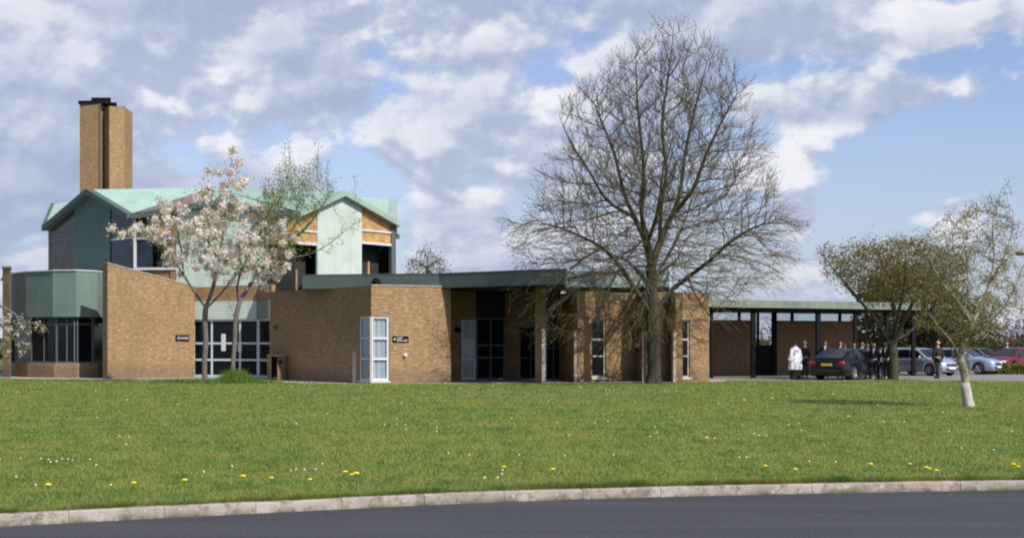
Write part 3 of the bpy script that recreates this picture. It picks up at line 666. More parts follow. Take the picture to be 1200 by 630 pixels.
for l, r in ((835, 880), (911, 1004)):
    u0, u1 = sCb.u(l), sCb.u(r); s_ = Seg(sCb.p(u0), sCb.p(u1)); m = MB(); wall(m, s_, BZ, WB, .3); m.build('back_wall', brick_shade, cn)  # canopy shade is in this wall's darker brick colour
    m = MB(); bar(m, s_, 0, s_.L, WB, WB + .06, .03, .3); m.build('sill_rail', black_paint, cn)
for px in (867, 929, 958, 985): cpost(px, .14, -4.2, WB)
cpost(908, .28, -4.1); cpost(889, .1, -4.1)
m = MB(); u0, u1 = sCb.u(886), sCb.u(906); bar(m, sCb, u0, u1, BZ, Z(404, 75), 0, .06); m.build('gate', black_paint, cn)
m = MB(); bar(m, sCb, sCb.u(836), sCb.u(1004), WB + .06, CB - .12, -.14, .01); m.build('clerestory_pane', clear, cn)
# ------------------------------------------------------------------ trees
def fastmesh(name, verts, quads=None, tris=None, mat=None, parent=None, mats=None):
    me = bpy.data.meshes.new(name); faces = quads if quads is not None else tris; k = faces.shape[1]
    off = np.array(parent_world(parent).translation) if parent else np.zeros(3)
    me.vertices.add(len(verts)); me.vertices.foreach_set('co', (verts - off).astype(np.float32).ravel())
    me.loops.add(faces.size); me.loops.foreach_set('vertex_index', faces.astype(np.int32).ravel())
    me.polygons.add(len(faces)); me.polygons.foreach_set('loop_start', np.arange(0, faces.size, k, dtype=np.int32))
    me.update(calc_edges=True); me.validate()
    if mat: me.materials.append(mat)
    o = bpy.data.objects.new(name, me); COL.objects.link(o)
    if parent: o.parent = parent
    return o
def colonize(skel, attr, step=.3, kill=.38, reach=3.5, bias=(0, 0, .08), iters=110, maxn=16000, r=None, radial=None, rad_k=.45):
    """skel: polylines of points; grows branches towards the attraction points"""
    pos = []; par = []
    for line in skel:
        line = [np.array(p, float) for p in line]
        if pos:
            d = np.linalg.norm(np.array(pos) - line[0], axis=1); last = int(d.argmin())
        else: pos.append(line[0]); par.append(-1); last = 0
        # smooth polyline
        dense = cr3(line)
        for q in dense[1:]:
            pos.append(q); par.append(last); last = len(pos) - 1
    r = r or rng; A = attr.copy(); Pn = np.array(pos); base = len(pos)
    near = np.full(len(A), -1); nd = np.full(len(A), 1e9)
    def upd(start):
        nonlocal near, nd
        New = np.array(pos[start:])
        for c in range(0, len(New), 800):
            d = np.linalg.norm(A[:, None, :] - New[None, c:c + 800, :], axis=2); j = d.argmin(1); m = d[np.arange(len(A)), j]
            b = m < nd; near[b] = j[b] + start + c; nd[b] = m[b]
    upd(0); done = {}
    for it in range(iters):
        ok = nd < reach
        if not ok.any() or len(pos) > maxn: break
        ids = near[ok]; v = A[ok] - np.array(pos)[ids]; v /= np.linalg.norm(v, axis=1)[:, None] + 1e-9
        un, inv = np.unique(ids, return_inverse=True); s = np.zeros((len(un), 3)); np.add.at(s, inv, v)
        start = len(pos)
        for k, nidx in enumerate(un):
            if done.get(nidx, 0) >= 3: continue
            d = s[k] / (np.linalg.norm(s[k]) + 1e-9) + np.array(bias) + r.normal(0, .12, 3)
            if radial is not None:
                rv = pos[nidx] - radial; rv = rv / (np.linalg.norm(rv) + 1e-9)
                if np.dot(s[k], rv) / (np.linalg.norm(s[k]) + 1e-9) < -.35: done[nidx] = 9; continue
                d = d + rv * rad_k
            if par[nidx] >= 0:
                pd = np.array(pos[nidx]) - pos[par[nidx]]; pd /= np.linalg.norm(pd) + 1e-9; d += pd * .35
            d /= np.linalg.norm(d); pos.append(pos[nidx] + d * step); par.append(int(nidx)); done[nidx] = done.get(nidx, 0) + 1
        if len(pos) == start: break
        upd(start); keep = nd > kill
        A, near, nd = A[keep], near[keep], nd[keep]
        if len(A) == 0: break
    return np.array(pos), np.array(par), base
def cr3(pts, n=4):
    if len(pts) < 3: return pts
    q = [pts[0]] + list(pts) + [pts[-1]]; out = []
    for i in range(1, len(q) - 2):
        p0, p1, p2, p3 = q[i - 1], q[i], q[i + 1], q[i + 2]
        for k in range(n):
            s = k / n; out.append(.5 * ((2 * p1) + (-p0 + p2) * s + (2 * p0 - 5 * p1 + 4 * p2 - p3) * s * s + (-p0 + 3 * p1 - 3 * p2 + p3) * s ** 3))
    out.append(pts[-1]); return out
def add_twigs(pos, par, which, per, length, seg=2, bias=(0, 0, .1), jit=.6, r=None, radial=None):
    r = r or rng; P_, Q = [], []; n0 = len(pos)
    for i in which:
        p = par[i]; d0 = pos[i] - pos[p]; d0 /= np.linalg.norm(d0) + 1e-9
        if radial is not None: rv = pos[i] - radial; d0 = d0 * .6 + rv / (np.linalg.norm(rv) + 1e-9) * .7
        for _ in range(per if isinstance(per, int) else int(r.integers(per[0], per[1] + 1))):
            d = d0 + r.normal(0, jit, 3); last = i; q = pos[i]; L_ = length * r.uniform(.5, 1.2)
            for k in range(seg):
                d = d / np.linalg.norm(d) + np.array(bias) + r.normal(0, .12, 3); d /= np.linalg.norm(d)
                q = q + d * L_ / seg; P_.append(q); Q.append(last); last = n0 + len(P_) - 1
    return np.vstack([pos, np.array(P_)]), np.r_[par, np.array(Q, int)]
def radii(pos, par, tip=.006, power=2.3, base_r=None, pwr=1.75):
    n = len(pos); acc = np.zeros(n); ch = np.zeros(n, int)
    order = np.argsort(-np.array(depths(par)))
    for i in range(n):
        if par[i] >= 0: ch[par[i]] += 1
    a = np.where(ch == 0, tip ** power, 0.0)
    for i in order:
        if par[i] >= 0: a[par[i]] += a[i]
    cnt = a / tip ** power; base = base_r or tip * cnt[0] ** (1 / power)
    pw = 1 / (pwr if base_r else power)
    rr = np.maximum(tip, base * (cnt / cnt[0]) ** pw)
    rr = np.maximum(rr, tip * np.minimum(cnt, 9) ** .33)
    return rr
def depths(par):
    d = np.zeros(len(par), int)
    for i in range(len(par)):
        if par[i] >= 0: d[i] = d[par[i]] + 1
    return d
def tubes(pos, par, rr, name, mat, parent, sides=3, thick=.035, tsides=7):
    n = len(pos); kids = [[] for _ in range(n)]
    for i in range(n):
        if par[i] >= 0: kids[par[i]].append(i)
    V_, Q = [], []; nv = 0
    main = np.full(n, -1)
    for i in range(n):
        if kids[i]: main[i] = max(kids[i], key=lambda k: rr[k])
    ring = {}
    def mk(c, d, r, s):
        nonlocal nv
        d = d / (np.linalg.norm(d) + 1e-9); ref = np.array([.13, .97, .21]) if abs(d[1]) < .9 else np.array([1., 0, 0])
        u = np.cross(d, ref); u /= np.linalg.norm(u); w_ = np.cross(d, u); t_ = np.arange(s) * 2 * PI / s
        V_.append(c + r * (np.cos(t_)[:, None] * u + np.sin(t_)[:, None] * w_)); nv += s; return nv - s
    for i in range(n):
        p = par[i]
        if p < 0: continue
        d = pos[i] - pos[p]; s = tsides if rr[i] > thick else sides
        if main[p] == i and (p, s) in ring: a = ring[(p, s)]
        else: a = mk(pos[p], d, min(rr[p], rr[i] * 1.25), s)
        m = main[i]; dd = d if m < 0 else d / (np.linalg.norm(d) + 1e-9) + (pos[m] - pos[i]) / (np.linalg.norm(pos[m] - pos[i]) + 1e-9)
        b = mk(pos[i], dd, rr[i], s); ring[(i, s)] = b
        for k in range(s): Q.append((a + k, a + (k + 1) % s, b + (k + 1) % s, b + k))
    o = fastmesh(name, np.vstack(V_), quads=np.array(Q), mat=mat, parent=parent)
    o.data.polygons.foreach_set('use_smooth', np.ones(len(o.data.polygons), bool)); return o
def leafcloud(name, cent, n, spread, size, mat, parent, aspect=.55, r=None, up=0.0):
    r = r or rng; c = np.repeat(cent, n, axis=0); k = len(c)
    c = c + r.normal(0, spread, (k, 3)); u = r.normal(0, 1, (k, 3)); u[:, 2] *= .7; u /= np.linalg.norm(u, axis=1)[:, None]
    t_ = r.normal(0, 1, (k, 3)); w_ = np.cross(u, t_); w_ /= np.linalg.norm(w_, axis=1)[:, None]
    s = size * r.uniform(.6, 1.3, (k, 1)); u = u * s; w_ = w_ * s * aspect
    vs = np.stack([c - u * .5, c + w_ * .5, c + u * .6, c - w_ * .5], 1).reshape(-1, 3)
    return fastmesh(name, vs, quads=np.arange(4 * k).reshape(-1, 4), mat=mat, parent=parent)
def leaf_mat(name, stops, trans=.35, rough=.6):
    t = NT(name); rnd = t.node('ShaderNodeNewGeometry').outputs['Random Per Island']; c = t.ramp(rnd, stops)
    t.set(color=c, rough=rough, spec=.25); tl = t.n.new('ShaderNodeBsdfTranslucent'); t.l.new(c, tl.inputs[0]); m = t.n.new('ShaderNodeMixShader')
    m.inputs[0].default_value = trans; t.l.new(t.bsdf.outputs[0], m.inputs[1]); t.l.new(tl.outputs[0], m.inputs[2]); t.l.new(m.outputs[0], t.out.inputs[0]); return t.m
def bark_mat(name, a, b, moss=None):
    t = NT(name); p = t.coord('Pos'); n = t.noise(t.scale(p, (6, 6, 1.5)), 3, 6, .7); c = t.ramp(n, [(.35, a), (.65, b)])
    if moss: c = t.mix(t.ramp(t.noise(p, 1.8, 4, .6), [(.45, (0, 0, 0)), (.65, (.8, .8, .8))]), c, moss)
    t.set(color=c, rough=.95, spec=.15); t.bump(n, .7, .03); return t.m
bark = bark_mat('mossy bark', (.045, .039, .030), (.092, .080, .062), (.070, .074, .034))
twigm = bark_mat('budding twigs', (.115, .085, .058), (.21, .160, .10), (.16, .145, .06))
def split_tree(pos, par, rr, root, bm_, tm, thr=.045, sides=3, lim=.0):
    """trunk and limbs as one mesh, the fine branches as the crown"""
    thick = rr > thr
    idx = np.where(thick)[0]; mp = -np.ones(len(pos), int); mp[idx] = np.arange(len(idx))
    par2 = np.array([mp[par[i]] if par[i] >= 0 else -1 for i in idx])
    tubes(pos[idx], par2, rr[idx], 'trunk', bm_, root, sides=6, tsides=9)
    # crown keeps thin nodes plus their parents as roots
    thin = np.where(~thick)[0]; need = sorted(set(thin) | {par[i] for i in thin if par[i] >= 0}); mp = {v: k for k, v in enumerate(need)}
    par3 = np.array([mp[par[i]] if (par[i] in mp and not thick[i]) else -1 for i in need])
    return tubes(pos[need], par3, rr[need], 'branches', tm, root, sides=sides)
def S(D, pts): return [np.array(P3(p[0], p[1], D + (p[2] if len(p) > 2 else 0))) for p in pts]
def shape_points(D, rows, n, cpx=None, depth=1.0, r=None, shell=.55, hang=None):
    """attraction points inside a crown given as rows (py, left px, right px)"""
    r = r or rng; rows = sorted(rows); ys = np.array([q[0] for q in rows]); l = np.array([q[1] for q in rows]); rt = np.array([q[2] for q in rows])
    out = []
    wts = (rt - l) ** 2; yy = np.linspace(ys[0], ys[-1], 200); w_ = np.interp(yy, ys, wts); w_ = w_ / w_.sum()
    y = r.choice(yy, n, p=w_) + r.uniform(-.5, .5, n) * (yy[1] - yy[0]); cx_ = (np.interp(y, ys, l) + np.interp(y, ys, rt)) / 2; R = (np.interp(y, ys, rt) - np.interp(y, ys, l)) / 2
    rad = r.uniform(0, 1, n) ** shell; th = r.uniform(0, 2 * PI, n)
    x = cx_ + R * rad * np.cos(th); dy = R * rad * np.sin(th) * D / F * depth
    if hang is not None: k = ~((y > hang) & (rad < .42)); x, y, dy = x[k], y[k], dy[k]
    return np.stack([(x - 600) / F * D, D + dy, H + (HY - y) / F * D], 1)

# big bare tree
TD = 60.0
tr = empty('bare_tree', (*P(767, TD), GZ), 'tall bare broad-crowned tree with fine budding twigs in front of the brick bays', 'tree')
sk = [S(TD, [(766, 452), (766.5, 430), (766, 400), (765, 372), (764, 350), (764, 330), (763, 312)]),
 S(TD, [(766, 372), (748, 345, -.4), (727, 312, -1), (705, 290, -1.5), (670, 272, -1.8), (640, 263, -2), (610, 262, -2.3), (592, 257, -2.4)]),
 S(TD, [(766, 368), (785, 342, .4), (806, 325, .1), (832, 305, -.8), (860, 280, -1.2), (893, 263, -1.6), (922, 262, -1.8), (946, 266, -1.9)]),
 S(TD, [(763, 312), (757, 285, .1), (744, 255, .4), (731, 225, .8), (720, 180, 1), (706, 145, 1.2), (694, 115, 1.4)]),
 S(TD, [(757, 285, .1), (752, 250, -.6), (755, 215, -1), (752, 170, -1.1), (747, 120, -1.2), (745, 65, -1)]),
 S(TD, [(763, 312), (773, 285, 0), (786, 255, .5), (797, 225, .6), (803, 180, 1), (814, 130, 1), (832, 60, 1.2)]),
 S(TD, [(773, 285), (775, 240, -.8), (781, 200, -1), (776, 150, -.8), (783, 90, -.4), (790, 32, 0)]),
 S(TD, [(786, 255, .5), (812, 222, -.8), (824, 190, -1), (842, 150, -1.2), (864, 110, -1.2)]),
 S(TD, [(744, 255, .4), (712, 235, -.3), (690, 200, -.6), (668, 165, -.8), (655, 135, -1)]),
 S(TD, [(763, 312), (760, 280, 1.5), (750, 240, 2.8), (757, 190, 3.6)]), S(TD, [(764, 330), (787, 292, 1.8), (806, 250, 3.5), (822, 200, 4.3)]),
 S(TD, [(763, 312), (759, 288, -1.5), (770, 250, -3), (777, 200, -3.8)]), S(TD, [(764, 345), (772, 322, 1.8), (792, 305, 3.6), (800, 290, 5)]),
 S(TD, [(764, 345), (757, 330, -1.5), (738, 308, -3.6), (718, 298, -5)]), S(TD, [(705, 290, -1.5), (680, 306, -2), (652, 332, -2.5), (628, 352, -2.8), (606, 372, -2.8)]),
 S(TD, [(731, 225, .8), (700, 215, 1.8), (670, 220, 2.8), (640, 235, 3.3)]), S(TD, [(797, 225, .6), (830, 225, 1.5), (870, 215, 2), (900, 225, 2.2)]),
 S(TD, [(806, 325, .1), (815, 345, -.8), (830, 368, -1.6), (842, 385, -2)]),
 S(TD, [(727, 312, -1), (715, 335, -1.6), (705, 362, -2), (700, 385, -2.2)])]
rows = [(32, 775, 805), (45, 745, 830), (62, 722, 848), (85, 700, 860), (110, 682, 872), (135, 664, 884), (160, 672, 880), (180, 655, 905), (205, 645, 898), (225, 622, 912), (245, 632, 908), (262, 592, 940), (280, 600, 936), (320, 606, 930), (340, 604, 900), (352, 604, 820), (385, 612, 780), (398, 640, 760)]
at = shape_points(TD, rows, 9000, hang=322)
RC = np.array([X(766, TD), TD, Z(335, TD)])
pos, par, nb = colonize(sk, at, step=.28, kill=.36, reach=2.6, bias=(0, 0, .0), maxn=17000, radial=RC)
rad0 = radii(pos, par, .006)
kids = np.bincount(par[par >= 0], minlength=len(pos))
thin = [i for i in range(nb, len(pos)) if rad0[i] < .022]
print('BIGTREE nodes', len(pos), 'thin', len(thin))
# fine twigs sweep outwards from the middle of the crown
zc = Z(250, TD); tlo = [i for i in thin if pos[i][2] < zc]; thi = [i for i in thin if pos[i][2] >= zc]; nmain = len(pos)
pos2, par2 = add_twigs(pos, par, thi, (2, 4), .72, 3, (0, 0, .02), .42, radial=RC)
pos2, par2 = add_twigs(pos2, par2, tlo, (1, 3), .80, 3, (0, 0, -.16), .42, radial=RC)
rr = radii(pos2, par2, .0056, 2.35, base_r=.30, pwr=2.1)
rr[0] *= 1.5; rr[1] *= 1.22; rr[2] *= 1.1
split_tree(pos2, par2, rr, tr, bark, twigm, thr=.016)
tips = pos2[len(pos):][rng.uniform(0, 1, len(pos2) - len(pos)) < .45]
leafcloud('leaf_buds', tips, 1, .03, .07, leaf_mat('bud green', [(0, (.14, .13, .05)), (.5, (.20, .19, .08)), (1, (.26, .22, .12))]), tr)

# blossoming cherry
CHD = 61.5
t1 = empty('blossoming_cherry', (*P(240, CHD), GZ), 'small tree covered in white and pink blossom before the chapel', 'cherry tree')
sk = [S(CHD, [(240, 449), (239.5, 425), (241, 400), (240, 378), (241, 360)]),
 S(CHD, [(241, 360), (228, 342, -.2), (215, 322, -.4), (200, 300, -.5), (178, 284, -.7), (150, 276, -.8), (128, 272, -.9)]),
 S(CHD, [(241, 360), (250, 335, .2), (256, 305, .4), (262, 270, .4), (266, 230, .3), (272, 185, .2)]),
 S(CHD, [(241, 362), (262, 340, -.4), (285, 312, -.7), (310, 290, -.8), (335, 280, -.9)]), S(CHD, [(256, 305), (280, 285, .8), (300, 262, 1), (315, 240, 1)]),
 S(CHD, [(215, 322), (212, 290, .6), (205, 262, .8), (195, 240, 1)]), S(CHD, [(256, 305), (240, 275, -.8), (232, 245, -1.2)]), S(CHD, [(285, 312), (305, 312, -1), (325, 315, -1.2)])]
rows = [(172, 268, 278), (190, 256, 290), (208, 232, 312), (225, 226, 318), (240, 190, 322), (255, 178, 335), (270, 122, 345), (285, 150, 350), (300, 185, 348), (315, 192, 345), (332, 250, 342)]
r2 = np.random.default_rng(5)
at = shape_points(CHD, rows, 300, r=r2, depth=.8, shell=.5)
pos, par, nb = colonize(sk, at, step=.22, kill=.42, reach=3, r=r2)
rad0 = radii(pos, par, .007); thin = [i for i in range(nb, len(pos)) if rad0[i] < .02]
pos2, par2 = add_twigs(pos, par, thin, 1, .35, 1, (0, 0, .1), .6, r2); rr = radii(pos2, par2, .0075, 2.3, base_r=.12, pwr=1.6)
cherry_bark = bark_mat('cherry bark', (.10, .085, .075), (.20, .175, .155))
split_tree(pos2, par2, rr, t1, cherry_bark, twigm, thr=.035)
cand = pos2[[i for i in range(nb, len(pos2)) if rr[i] < .02]]
def thin_pts(c, dmin, r):
    c = c[r.permutation(len(c))]; out = []
    for q in c:
        if all(np.linalg.norm(q - o) > dmin for o in out): out.append(q)
    return np.array(out)
bc = thin_pts(cand, .46, r2); print('blossom clusters', len(bc))
blos = leaf_mat('cherry blossom', [(0, (.68, .50, .42)), (.12, (.86, .76, .68)), (.4, (.90, .84, .78)), (1, (.94, .92, .85))], .5)
leafcloud('blossom', bc, 130, .082, .095, blos, t1, .9, r2)
brz = leaf_mat('bronze cherry leaves', [(0, (.22, .17, .06)), (.5, (.28, .27, .07)), (1, (.38, .38, .12))], .4)
leafcloud('leaves', cand, 6, .16, .11, brz, t1, .5, r2)

# second young tree with upright green shoots
SHD = 61.0
t2 = empty('green_shooted_tree', (*P(273, SHD), GZ), 'slender tree with upright fresh green shoots right of the blossom', 'tree')
sk = [S(SHD, [(273, 449), (273, 425), (275, 400), (276, 375), (280, 355)]), S(SHD, [(280, 355), (292, 335, .5), (310, 312, .8), (328, 290, 1), (345, 265, 1)]),
 S(SHD, [(280, 355), (278, 335, -.4), (286, 310, -.5), (300, 285, -.3), (312, 255, 0)]), S(SHD, [(310, 312, .8), (335, 303, 1), (362, 298, 1), (385, 286, 1), (405, 270, 1), (425, 256, 1)]),
 S(SHD, [(276, 375), (268, 352, .6), (262, 330, 1)]), S(SHD, [(328, 290, 1), (350, 275, .2), (372, 250, 0), (390, 222, 0)])]
rows = [(212, 330, 392), (235, 305, 388), (255, 300, 378), (275, 305, 368), (300, 320, 350)]
r3 = np.random.default_rng(9)
at = shape_points(SHD, rows, 420, r=r3, depth=.9); ln = S(SHD, [(345, 300, 1), (362, 296, 1), (378, 288, 1), (392, 282, 1), (405, 270, 1), (416, 262, 1), (428, 250, 1), (398, 262, 1), (385, 300, 1), (372, 280, .8)]); at = np.vstack([at, np.vstack([np.array(ln) + r3.normal(0, .16, (10, 3)) for _ in range(6)])]); pos, par, nb = colonize(sk, at, step=.2, kill=.35, reach=3, bias=(0, 0, .25), r=r3)
tipi = [i for i in range(nb, len(pos)) if (pos[i][2] > Z(262, SHD)) and r3.uniform() < .38]
pos2, par2 = add_twigs(pos, par, tipi, 1, 1.8, 6, (.05, 0, .45), .3, r3); rr = radii(pos2, par2, .007, 2.3, base_r=.105, pwr=1.6)
split_tree(pos2, par2, rr, t2, cherry_bark, twigm, thr=.035)
grn = leaf_mat('fresh green leaves', [(0, (.15, .22, .07)), (.6, (.23, .32, .10)), (1, (.36, .42, .17))], .4)
leafcloud('leaves', pos2[[i for i in range(12, len(pos2)) if rr[i] < .02]], 9, .10, .095, grn, t2, .4, r3)

# spreading olive tree by the canopy
HD = 66.5
t3 = empty('spreading_tree', (*P(1047, HD), GZ), 'low spreading tree with dense olive yellow young leaves beside the parked cars', 'tree')
sk = [S(HD, [(1047, 449), (1047, 430), (1046, 410), (1047, 398)]), S(HD, [(1046, 410), (1030, 380, -.5), (1010, 355, -.8), (985, 325, -1), (965, 300, -1)]),
 S(HD, [(1047, 398), (1048, 365, .5), (1040, 330, 1), (1030, 300, 1)]), S(HD, [(1047, 400), (1062, 370, -.6), (1080, 335, -1), (1100, 300, -1.2)]), S(HD, [(1046, 405), (1025, 372, 1.2), (1000, 345, 2), (985, 330, 2.6)]),
 S(HD, [(1047, 400), (1070, 385, 1.2), (1092, 350, 2), (1115, 325, 2.4)]), S(HD, [(1047, 398), (1052, 370, -1.2), (1060, 335, -2), (1062, 300, -2.4)])]
rows = [(278, 1040, 1085), (286, 1000, 1100), (294, 954, 1112), (305, 966, 1126), (318, 962, 1132), (332, 985, 1128), (342, 992, 1126), (350, 1004, 1100), (356, 1012, 1080)]
r4 = np.random.default_rng(15)
at = shape_points(HD, rows, 1350, r=r4, shell=.6); pos, par, nb = colonize(sk, at, step=.22, kill=.3, reach=3, r=r4)
rad0 = radii(pos, par, .007); thin = [i for i in range(nb, len(pos)) if rad0[i] < .02]
pos2, par2 = add_twigs(pos, par, thin, 1, .4, 1, (0, 0, .1), .6, r4); rr = radii(pos2, par2, .007, 2.3, base_r=.24, pwr=1.5)
split_tree(pos2, par2, rr, t3, bark, twigm, thr=.04)
olv = leaf_mat('olive young leaves', [(0, (.12, .092, .03)), (.5, (.19, .155, .042)), (1, (.30, .245, .075))], .4)
leafcloud('leaves', pos2[[i for i in range(nb, len(pos2)) if rr[i] < .02]], 7, .16, .10, olv, t3, .6, r4)

# crooked small tree with a whitened foot, nearer on the lawn
ND = 37.4
t4 = empty('crooked_tree', (*P(1134, ND), GZ), 'thin crooked pale tree with whitened trunk foot and sparse leaves, nearest on the lawn', 'tree')
sk = [S(ND, [(1135, 480), (1132, 465), (1131, 450), (1130, 435), (1126, 420), (1129, 405), (1133, 392), (1138, 380)]),
 S(ND, [(1138, 380), (1130, 365, -.1), (1120, 350, -.2), (1108, 336, -.2), (1096, 318, -.3), (1090, 300, -.2), (1086, 280)]),
 S(ND, [(1138, 380), (1150, 358, .2), (1160, 330, .3), (1165, 300, .3), (1163, 265, .2), (1168, 238, .1), (1176, 217)]),
 S(ND, [(1129, 405), (1148, 392, -.2), (1166, 372, -.4), (1182, 350, -.4), (1194, 325, -.3)]), S(ND, [(1130, 365), (1135, 335, .4), (1132, 300, .6), (1128, 270, .7), (1134, 250, .7)]),
 S(ND, [(1126, 420), (1115, 400, -.3), (1102, 385, -.5), (1088, 368, -.7), (1075, 352, -.7)]), S(ND, [(1160, 330), (1175, 305, -.4), (1185, 275, -.5), (1188, 250, -.4)]),
 S(ND, [(1108, 336), (1112, 305, .5), (1108, 278, .7)]), S(ND, [(1120, 350), (1110, 330, -.6), (1118, 300, -.8), (1115, 270, -.8)])]
rows = [(216, 1170, 1182), (235, 1158, 1190), (255, 1090, 1192), (275, 1078, 1196), (300, 1070, 1200), (330, 1064, 1204), (355, 1062, 1202), (380, 1072, 1195), (398, 1095, 1165)]
r5 = np.random.default_rng(21)
at = shape_points(ND, rows, 950, r=r5, shell=.5); pos, par, nb = colonize(sk, at, step=.13, kill=.2, reach=2, r=r5)
rad0 = radii(pos, par, .004); thin = [i for i in range(nb, len(pos)) if rad0[i] < .012]
pos2, par2 = add_twigs(pos, par, thin, 1, .25, 2, (0, 0, .12), .6, r5)
low = [i for i in range(6, 30) if Z(445, ND) < pos[i][2] < Z(385, ND) and i < 29]
rr0 = radii(pos2, par2, .0048, 2.25, base_r=.105, pwr=1.6)
pos3, par3 = add_twigs(pos2, par2, [i for i in low for _ in range(9)], 1, .38, 2, (0, 0, .5), .9, r5)
rr = np.r_[rr0, np.full(len(pos3) - len(pos2), .0045)]
palebark = bark_mat('pale grey bark', (.27, .24, .19), (.44, .40, .32), (.26, .24, .13))
split_tree(pos3, par3, rr, t4, palebark, bark_mat('pale twigs', (.19, .16, .11), (.30, .26, .18), (.22, .21, .10)), thr=.012)
sel = [i for i in range(nb, len(pos3)) if rr[i] < .011]
leafcloud('leaves', pos3[sel], 4, .06, .055, leaf_mat('pale olive leaves', [(0, (.18, .145, .05)), (.5, (.28, .235, .08)), (1, (.40, .34, .14))], .35), t4, .55, r5)
whit = simple('whitewashed bark', (.42, .385, .35), .95, .25, 9)
mb = MB(); rg = []
for k, (px, py, rw) in enumerate([(1136.5, 481, .19), (1135, 474, .155), (1133.5, 465, .132), (1132, 456, .120), (1131, 448, .112)]):
    q = P3(px, py, ND); rg.append([(q.x + rw * (1 + .1 * math.sin(3 * a_ + k)) * math.cos(a_), q.y + rw * math.sin(a_), q.z) for a_ in [2 * PI * j / 14 for j in range(14)]])
mb.rings(rg); mb.build('whitened_foot', whit, t4, smooth=True)

# spray of blossom hanging in from the left edge
LD = 55.0
t5 = empty('drooping_blossom_tree', (*P(-42, LD), GZ), 'drooping branches with sparse blossom reaching in at the left edge', 'tree')
sk = [S(LD, [(-42, 453), (-40, 420), (-38, 390), (-32, 370)]), S(LD, [(-32, 370), (-15, 352), (0, 358), (15, 366), (30, 378), (45, 378), (56, 388)]), S(LD, [(-32, 370), (-10, 372, .5), (5, 385, .4), (18, 398, .3), (30, 412, .3)]),
      S(LD, [(-32, 370), (-20, 345, -.5), (-5, 345, -.6)]), S(LD, [(-38, 390), (-20, 392), (-6, 404), (6, 420)])]
r6 = np.random.default_rng(3)
at = shape_points(LD, [(345, -60, 5), (365, -70, 28), (385, -70, 52), (405, -60, 36), (425, -40, 15)], 240, r=r6, depth=.7); pos, par, nb = colonize(sk, at, step=.15, kill=.25, reach=1.6, bias=(.05, 0, -.1), r=r6)
rr = radii(pos, par, .006, 2.3, base_r=.11); split_tree(pos, par, rr, t5, cherry_bark, twigm, thr=.03)
cand = pos[[i for i in range(len(sk[0]) + 6, len(pos)) if rr[i] < .03]]
leafcloud('leaves', cand, 4, .09, .07, brz, t5, .5, r6); leafcloud('blossom', thin_pts(cand, .32, r6), 14, .05, .06, blos, t5, .9, r6)

# distant trees and hedges
def bushy(name, D, rows, n, leaf, size, mat, label, cat, trunkpx, seed, group=None, per=6, depth=1.0, stems=True):
    r = np.random.default_rng(seed); o = empty(name, (*P(trunkpx, D), GZ), label, cat, group)
    mid = rows[len(rows) // 2]; sk = [S(D, [(trunkpx, 405 + 1.6 * F / D), (trunkpx + 1, mid[0] + 8), (trunkpx, mid[0])]), S(D, [(trunkpx, mid[0] + 8), ((mid[1] + trunkpx) / 2, mid[0]), (mid[1] * .8 + trunkpx * .2, mid[0] - 3)]), S(D, [(trunkpx, mid[0] + 8), ((mid[2] + trunkpx) / 2, mid[0]), (mid[2] * .8 + trunkpx * .2, mid[0] - 2)])]
    at = shape_points(D, rows, n, r=r, depth=depth); pos, par, nb = colonize(sk, at, step=.45, kill=.5, reach=6, r=r); rr = radii(pos, par, .014, 2.3, base_r=.2)
    split_tree(pos, par, rr, o, bark, twigm, thr=.06); leafcloud('leaves', pos[nb:], per, .28, leaf, mat, o, .6, r); return o
dgreen = leaf_mat('dark hedge leaves', [(0, (.035, .05, .018)), (.6, (.06, .075, .025)), (1, (.10, .11, .04))], .25)
dolive = leaf_mat('dark olive leaves', [(0, (.06, .055, .02)), (.6, (.10, .09, .03)), (1, (.16, .14, .05))], .3)
plum = leaf_mat('copper plum leaves', [(0, (.09, .035, .04)), (.6, (.14, .06, .06)), (1, (.20, .10, .09))], .25)
greyg = leaf_mat('grey green leaves', [(0, (.09, .12, .06)), (.6, (.13, .16, .08)), (1, (.19, .22, .12))], .3)
bushy('distant_tree', 120, [(291, 492, 504), (297, 484, 514), (306, 478, 522), (318, 476, 526), (345, 480, 524)], 420, .16, .2, greyg, 'small grey green treetop rising behind the flat roof', 'tree', 500, 31, per=12)
bushy('background_tree', 98, [(312, 1040, 1085), (328, 1018, 1112), (345, 1008, 1124), (378, 1003, 1128), (398, 1000, 1130), (415, 1003, 1128)], 1900, .3, .2, dolive, 'dark bushy tree beyond the silver cars under the canopy end', 'tree', 1062, 32, per=14)
bushy('background_tree', 94, [(352, 1120, 1150), (368, 1100, 1165), (388, 1095, 1172), (408, 1098, 1170)], 900, .26, .2, dolive, 'olive brown bushy tree beyond the whitened-foot tree', 'tree', 1130, 33, per=12)
bushy('plum_tree', 108, [(372, 1180, 1200), (382, 1168, 1222), (395, 1160, 1240), (408, 1160, 1240)], 600, .2, .2, plum, 'dark reddish plum tree behind the red car', 'tree', 1198, 34, per=6)
bushy('plum_tree', 118, [(376, 886, 900), (385, 870, 915), (396, 866, 920), (408, 866, 920)], 380, .2, .2, plum, 'reddish shrub seen through the gap between the canopy walls', 'tree', 893, 35, per=6)
